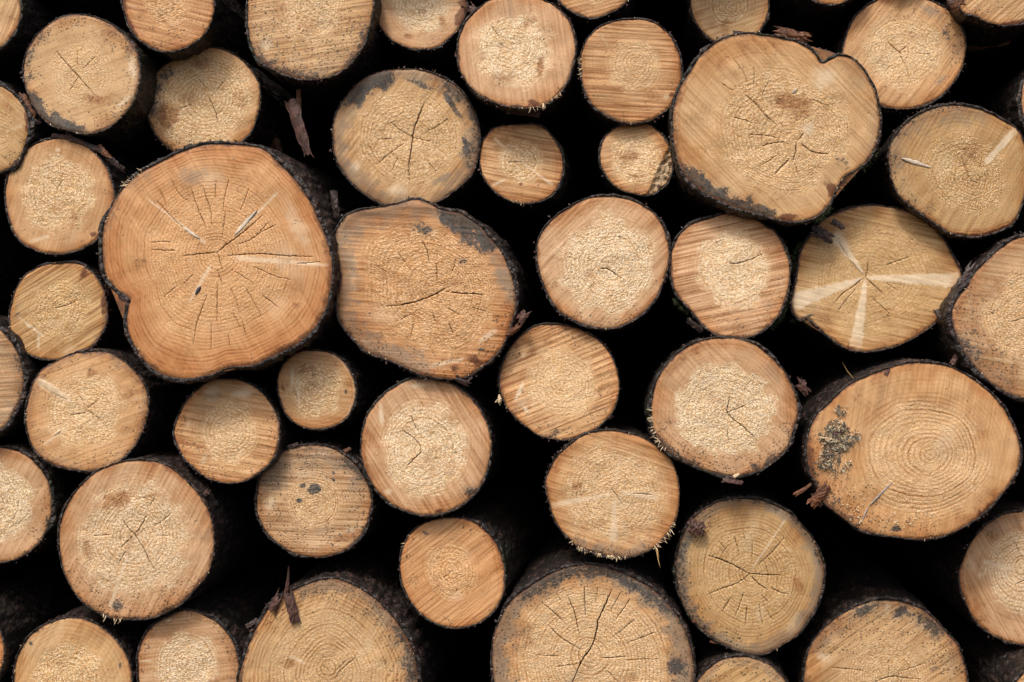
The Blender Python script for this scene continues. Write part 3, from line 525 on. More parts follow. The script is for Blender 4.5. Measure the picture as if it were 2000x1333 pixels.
log('giant tan log end with a long forked crack and mouldy rim, bottom centre',
    J(Z(8, [1400,660,1500,670,1600,700,1700,745,1800,810,1880,890,1940,980,1985,1080,2010,1200,2012,1314]), Z(0, [1345,1390,1310,1450,1250,1495,1170,1512,1090,1500,1020,1455,980,1400,966,1333]), Z(8, [890,1180,900,1060,930,970,970,890,1030,830,1110,770,1200,720,1300,675])),
    Z(8, [1435,1150]), arcs=[(300,60,5)], d=8, cw=0.17, tone='n', core=.76, fuzz=.8, saw=15, sawamp=.3, rings=28, ringamp=.9, bark=8,
    cracks=[(8,[1555,800,1520,890,1480,970,1475,1020,1450,1110,1400,1180,1370,1240,1340,1314,1320,1380],4.2),(8,[1310,830,1350,930,1375,1045],2.2),(8,[1170,870,1240,930,1300,990],2.2),(8,[1405,780,1410,950],2),(8,[1215,1010,1280,1070,1380,1130],2.4),(8,[1495,1180,1560,1178,1630,1172],2.4),
            (8,[1630,1192,1820,1185],1.7),(8,[1660,850,1620,910,1575,970],1.8),(8,[1690,960,1620,1020,1560,1065],1.8),(8,[1790,1040,1700,1075,1650,1095],1.8),(8,[1140,1165,1250,1170],1.3),(8,[1380,1210,1250,1230],1.5),(8,[1610,810,1555,910],1.4),(8,[1480,790,1470,870],1.3),(8,[1245,820,1270,850],1.4),(8,[1530,1250,1580,1300],1.5)],
    stains=[('a','grey',0,359.9,.17,.85),('a','mold',300,75,.16,.62),('a','speck',240,120,.24,.95),('a','grey',230,120,.22,.6),('e','mold',8,1920,1230,26,30,0,.75),('a','brown',250,330,.30,.3),('e','brown',8,1080,1050,20,50,10,.45)])
log('large yellow log end with curled bark and black specks, bottom left of centre',
    Z(0, [651,1130,678,1137,710,1153,738,1174,762,1199,783,1227,800,1258,811,1293,815,1333,812,1375,790,1430,750,1470,690,1490,620,1490,550,1465,500,1420,470,1370,465,1333,472,1303,486,1261,504,1223,525,1188,548,1168,580,1148,615,1135]),
    (640, 1305), arcs=[(35,120,9)], d=0, cw=0.20, ringout=.6, tone='t', core=.68, fuzz=.55, saw=62, sawamp=.6, rings=23, ringamp=1.15, bark=8,
    cracks=[(7,[1980,1180,1900,1250,1870,1290],1.6),(7,[1800,1220,1840,1260],1.4),(8,[80,1190,30,1240],1.4)], stains=[('a','grey',330,130,.16,.7),('a','mold',50,110,.14,.6),('a','speck',300,120,.28,1.0),('a','grey',20,120,.25,.45),('a','mold',250,285,.06,.5),('e','brown',7,1620,1210,16,12,20,.5),('e','pale',7,1660,1190,30,5,-25,.6)],
    flakes=[(7,1380,1000,1440,960,10,'flake_dark')])
log('tan log end with a bright torn core at the bottom left corner', EL(141, 1325, 114, 117, 44), Z(7, [370,1295]), d=10, cw=0.20, tone='t', core=.60, fuzz=1.0, saw=60, sawamp=.3, ringamp=.7, bark=5, stains=[('e','mold',7,170,1095,6,6,0,.7),('e','mold',7,670,1215,5,10,0,.7)])
log('tan log end with shaggy bark, second from the bottom left corner', EL(367, 1310, 99, 117, 45), Z(7, [1030,1195]), arcs=[(20,110,8)], d=12, tone='p', core=.58, fuzz=.85, saw=5, sawamp=.5, ringamp=.8, bark=7, stains=[('a','speck',0,360,.25,.4),('a','grey',40,140,.2,.35),('e','pale',7,810,1195,24,3,0,.7)],
    flakes=[(7,930,975,960,960,8,'splinter_chip')])
log('yellow log end with reddish torn bark, cut off by the left edge below the corner', EL(-30, 252, 84, 92, 46), Z(1, [20,740]), arcs=[(30,120,8)], d=5, tone='y', core=.5, fuzz=.4, saw=-40, sawamp=.5, bark=10, barkm=2, stains=[('a','rust',40,95,.14,.9),('a','speck',90,180,.4,.6),('a','mold',135,170,.12,.6)],
    rays=[(1,30,740,130,700,4,14,.5)], flakes=[(1,110,520,150,600,22,'flake_red'),(1,150,590,195,660,18,'flake_red'),(1,160,660,215,690,10,'flake_dark')])
log('tan log end with a rusty lower rim, cut off at the top right corner', Z(0, [1870,5,1881,26,1902,30,1916,38,1937,47,1961,50,2000,44,2040,20,2060,-30,2050,-90,2000,-125,1930,-125,1880,-90,1862,-40]), (1958, -35), d=0, tone='t', saw=40, sawamp=.9, core=.4, barkm=2,
    stains=[('a','rust',120,190,.10,.95),('e','speck',3,1750,60,60,30,0,.5)], flakes=[(3,1600,30,1670,20,26,'flake_red'),(3,1580,0,1620,40,16,'flake')])
log('sliver of a log end at the top edge above the notched giant', EL(1622, -61, 69, 69, 48), (1622, -61), d=10, tone='o', saw=0)
log('dark barked log side at the right edge, above the log with lens knots', EL(2086, 195, 92, 92, 49), (2086, 195), d=10, tone='n', bark=8, barkm=2)
log('thin orange sliver of a log end at the left edge, near the bottom left corner', EL(-85, 1275, 94, 96, 50), (-85, 1275), d=0, tone='o', barkm=0)
log('grey barked log side in the bottom right corner', EL(2066, 1385, 96, 96, 51), (2066, 1385), d=-20, tone='t', bark=8, barkm=0)

# ------------------------------------------------------------------ geometry of a log
VPX, VPY = 1230.0, 690.0
def to_local(L, P):
    """photo px -> log local x, z (m)"""
    s = L['s']; P = np.asarray(P, float)
    return (P[:, 0] - L['pith'][0]) * s, -(P[:, 1] - L['pith'][1]) * s

def smooth_closed(P, step):
    n = len(P); out = []
    for i in range(n):
        p0, p1, p2, p3 = P[i - 1], P[i], P[(i + 1) % n], P[(i + 2) % n]
        k = max(2, int(np.hypot(*(p2 - p1)) / 2.0))
        t = np.linspace(0, 1, k, endpoint=False)[:, None]
        out.append(.5 * ((2 * p1) + (-p0 + p2) * t + (2 * p0 - 5 * p1 + 4 * p2 - p3) * t ** 2 + (-p0 + 3 * p1 - 3 * p2 + p3) * t ** 3))
    Q = np.concatenate(out); Q = np.vstack([Q, Q[:1]])
    d = np.concatenate([[0], np.cumsum(np.hypot(*np.diff(Q, axis=0).T))])
    m = int(d[-1] / step); u = np.linspace(0, d[-1], m, endpoint=False)
    return np.stack([np.interp(u, d, Q[:, 0]), np.interp(u, d, Q[:, 1])], 1)

def smooth_open(P, step):
    P = np.asarray(P, float)
    if len(P) > 2:
        Q = np.vstack([2 * P[0] - P[1], P, 2 * P[-1] - P[-2]]); out = []
        for i in range(1, len(Q) - 2):
            p0, p1, p2, p3 = Q[i - 1:i + 3]; t = np.linspace(0, 1, 6, endpoint=False)[:, None]
            out.append(.5 * ((2 * p1) + (-p0 + p2) * t + (2 * p0 - 5 * p1 + 4 * p2 - p3) * t ** 2 + (-p0 + 3 * p1 - 3 * p2 + p3) * t ** 3))
        P = np.vstack(out + [P[-1:]])
    d = np.concatenate([[0], np.cumsum(np.hypot(*np.diff(P, axis=0).T))])
    m = max(3, int(d[-1] / step) + 1); u = np.linspace(0, d[-1], m)
    return np.stack([np.interp(u, d, P[:, 0]), np.interp(u, d, P[:, 1])], 1)

def polar(L, P):
    dx = P[:, 0] - L['pith'][0]; dy = P[:, 1] - L['pith'][1]
    r = np.hypot(dx, dy); a = np.degrees(np.arctan2(dx, -dy)) % 360
    Rr = np.interp(a, L['ta'], L['tr'], period=360)
    Rs = np.interp(a, L['ta2'], L['tr2'], period=360)
    rn = np.clip(r / Rr, 0, 1.05)
    k = np.clip(rn, 0, 1) ** 2.2
    re = r / (Rs * (1 - k) + Rr * k)
    return rn, re, a, r

def face_y(L, x, z):
    return L['ftx'] * x + L['ftz'] * z

def prep(L):
    rnd = random.Random(L['seed'] + 500)
    cx, cy = L['outline'].mean(0); rr = np.ptp(L['outline'], axis=0).mean() / 2
    for _ in range(5):
        a = rnd.uniform(0, 6.28); q = rr * math.sqrt(rnd.random()) * .95
        L['stains'] = L['stains'] + [('e', rnd.choice(('brown', 'brown', 'grey', 'pale')), 0, cx + q * math.cos(a), cy + q * math.sin(a), rr * rnd.uniform(.12, .35), rr * rnd.uniform(.08, .2), L['saw'] + rnd.uniform(-15, 15), rnd.uniform(.2, .38))]
    for _ in range(3):
        a = rnd.uniform(0, 360); L['stains'] = L['stains'] + [('a', rnd.choice(('brown', 'brown', 'grey', 'mold', 'rust')), a, (a + rnd.uniform(30, 90)) % 360, rnd.uniform(.03, .09), rnd.uniform(.3, .5))]
    L['stains'] = L['stains'] + [('a', 'speck', 0, 359.9, .6, .10)]
    rnd = random.Random(L['seed'])
    L['d'] *= 1.5
    L['s'] = .001 * (CAM_D + L['d'] / 1000.0) / CAM_D
    L['ctr'] = L['outline'].mean(0)
    o = smooth_closed(L['outline'], 2.6)
    # small irregularity along the outline
    t = np.arange(len(o)); tang = np.roll(o, -1, 0) - np.roll(o, 1, 0)
    nrm = np.stack([-tang[:, 1], tang[:, 0]], 1); nrm /= np.maximum(1e-6, np.hypot(*nrm.T))[:, None]
    if np.sum(nrm * (o - o.mean(0))) < 0: nrm = -nrm
    nn = len(o); per = lambda f, sd: vnoise(np.abs(((t / nn * f) % f)), np.zeros(nn), sd) if False else sum(rnd.uniform(-1, 1) * np.sin(2 * np.pi * k * t / nn + rnd.uniform(0, 6.3)) / (k ** .6) for k in range(5, f))
    o = o + nrm * (per(60, 1) * .5 + np.array([rnd.uniform(-.45, .45) for _ in range(nn)]))[:, None]
    L['o'] = o; L['nrm'] = nrm
    dx = o[:, 0] - L['pith'][0]; dy = o[:, 1] - L['pith'][1]
    a = np.degrees(np.arctan2(dx, -dy)) % 360; r = np.hypot(dx, dy)
    idx = np.argsort(a); L['ta'] = a[idx]; L['tr'] = r[idx]
    g = np.arange(0, 360, 2.0); rg = np.interp(g, L['ta'], L['tr'], period=360)
    F = np.fft.rfft(rg); F[4:] = 0; L['ta2'] = g; L['tr2'] = np.fft.irfft(F, len(g))
    L['Rm'] = rg.mean()
    L['ftx'] = rnd.uniform(-.05, .05); L['ftz'] = rnd.uniform(-.05, .05)
    if L['rings'] is None: L['rings'] = L['Rm'] / 7.0

def crack_geom(L):
    """jittered centre lines with half width; checks added at random"""
    rnd = random.Random(L['seed'] + 1); out = []
    for k, pts, w in L['cracks']:
        P = smooth_open(Z(k, pts), 4.5); n = len(P)
        j = np.array([[rnd.uniform(-.8, .8), rnd.uniform(-.8, .8)] for _ in range(n)]); j[0] = 0; j[-1] = 0
        P = P + j
        t = np.linspace(0, 1, n); prof = np.clip(np.minimum(t * 6 + .25, (1 - t) * 3.0 + .12), 0, 1)
        hw = (.45 if w > 1.7 else .34) * w * prof * np.array([rnd.uniform(.65, 1.2) for _ in range(n)])
        out.append((P, np.maximum(hw, .28)))
    return out

def seg_dist(Q, P, hw):
    """min over segments of (dist / half width), and the dist itself"""
    best = np.full(len(Q), 1e9); bd = np.full(len(Q), 1e9)
    for i in range(len(P) - 1):
        a, b = P[i], P[i + 1]; ab = b - a; l2 = max(1e-9, ab @ ab)
        t = np.clip(((Q - a) @ ab) / l2, 0, 1)
        d = np.hypot(*(Q - (a + t[:, None] * ab)).T); h = hw[i] * (1 - t) + hw[i + 1] * t
        best = np.minimum(best, d / h); bd = np.minimum(bd, d)
    return best, bd

def masks(L, P, rn, ang):
    M = {k: np.zeros(len(P)) for k in ('mold', 'rust', 'pale', 'brown', 'grey', 'speck')}
    for st in L['stains']:
        if st[0] == 'e':
            _, kind, k, x, y, rx, ry, rot, s = st
            c = Z(k, [x, y])[0]; d = P - c; ca, sa = math.cos(R(rot)), math.sin(R(rot))
            u = (d[:, 0] * ca - d[:, 1] * sa) / rx; v = (d[:, 0] * sa + d[:, 1] * ca) / ry
            q = np.hypot(u, v) + (fbm(P[:, 0] / 9, P[:, 1] / 9, L['seed'], 3) - .5) * .7
            m = s * (1 - sstep(.15, 1.3, q)) * (1.35 if kind == 'pale' else 1.0)
        else:
            _, kind, a0, a1, dep, s = st
            span = (a1 - a0) % 360 or 360; rel = (ang - a0) % 360
            if span >= 360: am = 1.0
            else: am = sstep(0, 14, rel) * sstep(0, 14, span - rel) * (rel < span)
            e = rn + (fbm(P[:, 0] / 16, P[:, 1] / 16, L['seed'] + 3, 3) - .5) * dep * 1.2
            m = s * am * sstep(1 - dep * 1.35, 1 - dep * .35, e)
        M[kind] = np.maximum(M[kind], m)
    for k, x0, y0, x1, y1, w0, w1, s in L['rays']:
        a, b = Z(k, [x0, y0, x1, y1]); ab = b - a; l = np.hypot(*ab); dn = ab / l
        t = ((P - a) @ dn) / l; v = np.abs((P - a) @ np.array([-dn[1], dn[0]]))
        hw = .5 * (w0 + (w1 - w0) * np.clip(t, 0, 1))
        v = v + (fbm(P[:, 0] / 7, P[:, 1] / 7, L['seed'] + 5, 2) - .5) * hw * .5
        m = s * (1 - sstep(.25, 1.25, v / hw)) * sstep(-.06, .06, t) * (1 - sstep(.9, 1.06, t))
        M['pale'] = np.maximum(M['pale'], m)
    return M

def build_face(L, parent):
    o = L['o']; rng = np.random.default_rng(L['seed'])
    lo, hi = o.min(0), o.max(0); stp = L.get('grid', 2.5)
    # stay near the frame: outside it a coarse grid is enough
    gx, gy = np.meshgrid(np.arange(lo[0], hi[0], stp), np.arange(lo[1], hi[1], stp))
    P = np.stack([gx.ravel(), gy.ravel()], 1) + rng.uniform(-.42, .42, (gx.size, 2)) * stp
    rn, _, _, r = polar(L, P)
    Rr = r / np.maximum(rn, 1e-6)
    keep = (r < Rr - 2.0)
    vis = (P[:, 0] > -40) & (P[:, 0] < 2040) & (P[:, 1] > -40) & (P[:, 1] < 1373)
    keep &= vis | (rng.random(len(P)) < .12)
    P = P[keep]
    cr = crack_geom(L)
    for C, hw in cr:
        _, bd = seg_dist(P, C, hw); P = P[bd > 1.5]
    V = [o]; E = [(i, (i + 1) % len(o)) for i in range(len(o))]; n0 = len(o)
    for C, hw in cr:
        n = len(C); tg = np.gradient(C, axis=0); tg /= np.maximum(1e-6, np.hypot(*tg.T))[:, None]
        nr = np.stack([-tg[:, 1], tg[:, 0]], 1)
        A = C + nr * hw[:, None]; B = C - nr * hw[:, None]
        V += [C, A, B]
        E += [(n0 + i, n0 + i + 1) for i in range(n - 1)]
        E += [(n0 + n + i, n0 + n + i + 1) for i in range(n - 1)] + [(n0 + 2 * n + i, n0 + 2 * n + i + 1) for i in range(n - 1)]
        n0 += 3 * n
    V.append(P); V = np.concatenate(V)
    res = delaunay_2d_cdt([Vector(v) for v in V.tolist()], E, [], 1, 1e-3, False)
    Q = np.array([tuple(v) for v in res[0]]); F = np.array(res[2], dtype=np.int32)
    # orientation: towards -Y after mapping
    rn, re, ang, r = polar(L, Q)
    x, z = to_local(L, Q)
    M = masks(L, Q, rn, ang)
    crm = np.zeros(len(Q))
    for C, hw in cr:
        q, _ = seg_dist(Q, C, hw); crm = np.maximum(crm, np.clip(1 - q, 0, 1))
    nz = fbm(Q[:, 0] / 22, Q[:, 1] / 22, L['seed'] + 9, 3)
    if isinstance(L['core'], tuple):
        k, cx, cy, rx, ry = L['core']; c = Z(k, [cx, cy])[0]
        q = np.hypot((Q[:, 0] - c[0]) / rx, (Q[:, 1] - c[1]) / ry)
    else: q = rn / L['core']
    core = 1 - sstep(.96 - L['cw'], .96 + L['cw'], q + (nz - .5) * (.12 + L['cw'] * 1.1) + (fbm(Q[:, 0] / 6, Q[:, 1] / 6, L['seed'] + 8, 2) - .5) * .22)
    core *= 1 - .8 * np.clip(M['pale'], 0, 1)
    s = L['s'] / .001
    y = np.zeros(len(Q))
    y -= core * L['fuzz'] * (fbm(Q[:, 0] / 4.6, Q[:, 1] / 4.6, L['seed'] + 2, 2) - .5) * .0022
    y -= (fbm(Q[:, 0] / 45, Q[:, 1] / 45, L['seed'] + 4, 2) - .5) * .005
    sa = R(L['saw']); v = Q[:, 0] * math.sin(sa) + Q[:, 1] * math.cos(sa)
    y -= (1 - core * .7) * L['sawamp'] * (vnoise(v / 4.0, Q[:, 0] * .012, L['seed'] + 6) - .5) * .0011
    y += sstep(.965, 1.0, rn) * .0018
    y += sstep(.1, .9, np.maximum(M['mold'], M['rust'])) * 0
    if L['step']:
        k, x0, y0, x1, y1, dep = L['step']; a, b = Z(k, [x0, y0, x1, y1]); ab = b - a
        side = ((Q[:, 0] - a[0]) * ab[1] - (Q[:, 1] - a[1]) * ab[0]) / np.hypot(*ab)
        side = side + (fbm(Q[:, 0] / 6, Q[:, 1] / 6, 5, 2) - .5) * 3
        m = sstep(0, 3.5, side)
        y += m * dep * .001 + m * (fbm(Q[:, 0] / 5, Q[:, 1] / 5, 77, 3) - .5) * .014
        M['grey'] = np.maximum(M['grey'], m * .55); M['pale'] = np.maximum(M['pale'], m * .5 * fbm(Q[:, 0] / 6, Q[:, 1] / 6, 99, 2)); core = np.maximum(core, m)
    y += crm * .012
    yy = y + face_y(L, x, z)
    M['mold'] = M['mold'] * 1.35
    m1 = np.stack([core, M['mold'], M['rust'], M['pale']], 1); m2 = np.stack([M['brown'], M['grey'], M['speck'], crm], 1)
    pos = np.stack([(Q[:, 0] - L['pith'][0]) / 100, -(Q[:, 1] - L['pith'][1]) / 100, np.zeros(len(Q))], 1)
    Vx = np.stack([x, yy, z], 1)
    a, b, c = Vx[F[0, 0]], Vx[F[0, 1]], Vx[F[0, 2]]
    cs = np.cross(Vx[F[:, 1]] - Vx[F[:, 0]], Vx[F[:, 2]] - Vx[F[:, 0]])
    fl = cs[:, 1] > 0; F[fl] = F[fl][:, ::-1]
    me = mesh_np('cut_face', Vx, F, True, {'pos': ('FLOAT_VECTOR', pos), 'rn': ('FLOAT', re), 'm1': ('FLOAT_COLOR', m1), 'm2': ('FLOAT_COLOR', m2)})
    return link('cut_face', me, wood_material(L), parent)

YROWS = np.array([.0015, .004, .009, .016, .026, .040, .060, .085, .12, .17, .24, .34, .5, .8, 1.3, 2.2])
def build_bark(L, parent):
    rnd = random.Random(L['seed'] + 2)
    o = L['o'][::2]; nr = L['nrm'][::2]; n = len(o); sd = L['seed']
    a = np.arange(n) / n; cx, sx = np.cos(2 * np.pi * a), np.sin(2 * np.pi * a)
    rad = L['Rm']
    def ring_noise(f, s, y=0.0):       # periodic along the outline
        return fbm(cx * f + 40 + y, sx * f + 40 + y * .7, sd + s, 3)
    t = L['bark'] * (.05 + 1.25 * ring_noise(3.2, 1)) + 1.6 * (ring_noise(rad / 5, 2) - .5)
    t = np.maximum(t, 1.0)
    oa = np.degrees(np.arctan2(o[:, 0] - L['pith'][0], -(o[:, 1] - L['pith'][1]))) % 360
    ext = np.zeros(n)
    for a0, a1, q in L['arcs']:
        span = (a1 - a0) % 360; rel = (oa - a0) % 360
        ext = np.maximum(ext, np.where(rel < span, sstep(0, 18, rel) * sstep(0, 18, span - rel), 0) * q * (.5 + ring_noise(rad / 14, 31)))
    t = t + ext * .35
    tx = (VPX - 1000) / 1000 / CAM_D + rnd.uniform(-.012, .012); tz = -(VPY - 666.5) / 1000 / CAM_D + rnd.uniform(-.012, .012)
    if L['tilt']: tx += L['tilt'][0]; tz += L['tilt'][1]
    rows = []
    def row(off, y, yv=None):
        Q = o + nr * (off[:, None] if isinstance(off, np.ndarray) else off)
        x, z = to_local(L, Q)
        yb = face_y(L, x, z) * math.exp(-y * 8) + y + (0 if yv is None else yv)
        return np.stack([x + tx * max(y, 0), yb, z + tz * max(y, 0)], 1)
    lip = .0018 * (ring_noise(rad / 6, 5) - .35) + .002 * (ring_noise(2.5, 6) - .5)
    rows.append(row(-.8, .0026))
    rows.append(row(np.minimum(.8, t * .3), .0, lip * -1))
    rows.append(row(t * .75, .0, lip * -1 + .0004))
    for i, y in enumerate(YROWS):
        lump = (ring_noise(rad / 9, 11, y * 22) - .5) * max(L['bark'], 5) * (1.5 if i > 0 else .5) + (ring_noise(rad / 3.5, 12, y * 60) - .5) * 2.2
        rows.append(row(ext * .65 * min(1.0, y / .03) + t * (1.0 if i else .97) + lump * min(1, .25 + i * .25) + (.0 if y < .1 else 2 * ring_noise(2, 15, y)), y))
    V = np.concatenate(rows); m = len(rows)
    i = np.arange(n); j = (i + 1) % n; F = []
    for r_ in range(m - 1):
        F.append(np.stack([r_ * n + i, r_ * n + j, (r_ + 1) * n + j, (r_ + 1) * n + i], 1))
    F = np.concatenate(F).astype(np.int32)
    # outward check
    p = V[F[:, 0]]; cs = np.cross(V[F[:, 1]] - p, V[F[:, 3]] - p)
    k = 6 * n; ctr = V[6 * n:7 * n].mean(0)
    if np.sum(cs[k:k + n] * (p[k:k + n] - ctr)) < 0: F = F[:, ::-1].copy()
    L['tx'], L['tz'] = tx, tz
    return link('bark', mesh_np('bark', V, F, True), BARK[L['barkm']], parent)

def plate(w, l, curl, thick, seed, bend=.0, rows=11, cols=7, taper=0.0, jag=.12):
    """a curled bark plate lying in x (width), z (length), outside towards -y"""
    r = random.Random(seed); V = []
    el = [r.uniform(-jag, jag) for _ in range(rows)]; er = [r.uniform(-jag, jag) for _ in range(rows)]
    et = [r.uniform(-jag, jag) * 1.3 for _ in range(cols)]; eb = [r.uniform(-jag, jag) * 1.3 for _ in range(cols)]
    for side in (0, 1):
        for i in range(rows):
            t = i / (rows - 1); tw = 1 - taper * t
            for j in range(cols):
                u = j / (cols - 1) - .5
                uu = u * (1 + (el[i] if u < 0 else er[i])) * tw
                tt = t + (eb[j] * (1 - t) ** 4 + et[j] * t ** 4) * w / l
                ang = uu * curl
                rad = w / max(curl, .05)
                x = rad * math.sin(ang); y = -rad * (math.cos(ang) - math.cos(curl / 2)) + bend * l * (t - .5) ** 2 * 4
                y += r.uniform(-.4, .4) * thick
                if side: y += thick
                V.append((x, y, (tt - .5) * l))
    F = []; N = rows * cols
    for i in range(rows - 1):
        for j in range(cols - 1):
            a = i * cols + j; F.append((a, a + 1, a + cols + 1, a + cols))
            F.append((N + a, N + a + cols, N + a + cols + 1, N + a + 1))
    for i in range(rows - 1):
        a = i * cols; F.append((a, a + cols, N + a + cols, N + a)); b = a + cols - 1; F.append((b, N + b, N + b + cols, b + cols))
    for j in range(cols - 1):
        F.append((j, N + j, N + j + 1, j + 1)); b = (rows - 1) * cols + j; F.append((b, b + 1, N + b + 1, N + b))
    return np.array(V), np.array(F, dtype=np.int32)

STY = {'flake': (M_FLAKE, 'bark_flake'), 'flake_red': (M_FLAKE_RED, 'bark_flake'), 'flake_dark': (M_FLAKE_DARK, 'bark_flake'), 'splinter_chip': (M_SPLINTER, 'wood_chip')}
def plate_at(name, P0, P1, width, mat, y, seed, parent=None, origin=(0, 0), s=.001, curl=1.3, yaw=0.0, thick=.0022, taper=.15, bend=.05, jag=.14, pitch=0.0):
    """plate between two photo points, at depth y in front (-) or behind (+) the local origin"""
    P0 = np.asarray(P0, float); P1 = np.asarray(P1, float); c = (P0 + P1) / 2; d = P1 - P0
    l = np.hypot(*d) * s; ang = math.atan2(d[0], -d[1])          # clockwise from up
    V, F = plate(width * s, l, curl, thick, seed, bend, taper=taper, jag=jag)
    Mx = Matrix.Rotation(ang, 3, 'Y') @ Matrix.Rotation(yaw, 3, 'Z') @ Matrix.Rotation(pitch, 3, 'X')
    V = V @ np.array(Mx).T
    V[:, 1] += 0
    me = mesh_np(name, V, F, False)
    ob = link(name, me, mat, parent, ((c[0] - origin[0]) * s, y, -(c[1] - origin[1]) * s))
    return ob

def slivers(spec, seed):
    """spec rows: (x, y, z, dx, dy, dz, width) -> thin three sided needles"""
    r = random.Random(seed); V = []; F = []
    for (x, y, z, dx, dy, dz, w) in spec:
        d = Vector((dx, dy, dz)); a = d.orthogonal().normalized(); b = d.normalized().cross(a); n = len(V)
        k = Vector((x, y, z)); mid = k + d * .55 + a * r.uniform(-.1, .1) * d.length
        for q in range(3):
            t = 2.1 * q; V.append(k + (a * math.cos(t) + b * math.sin(t)) * w)
        for q in range(3):
            t = 2.1 * q; V.append(mid + (a * math.cos(t) + b * math.sin(t)) * w * .8)
        V.append(k + d)
        for q in range(3):
            q2 = (q + 1) % 3
            F.append((n + q, n + q2, n + 3 + q2)); F.append((n + q, n + 3 + q2, n + 3 + q)); F.append((n + 3 + q, n + 3 + q2, n + 6))
        F.append((n + 2, n + 1, n))
    return np.array([tuple(v) for v in V]), np.array(F, dtype=np.int32)

def rim_point(L, deg):
    r = np.interp(deg % 360, L['ta'], L['tr'], period=360); t = R(deg)
    return r * math.sin(t) * L['s'], r * math.cos(t) * L['s']

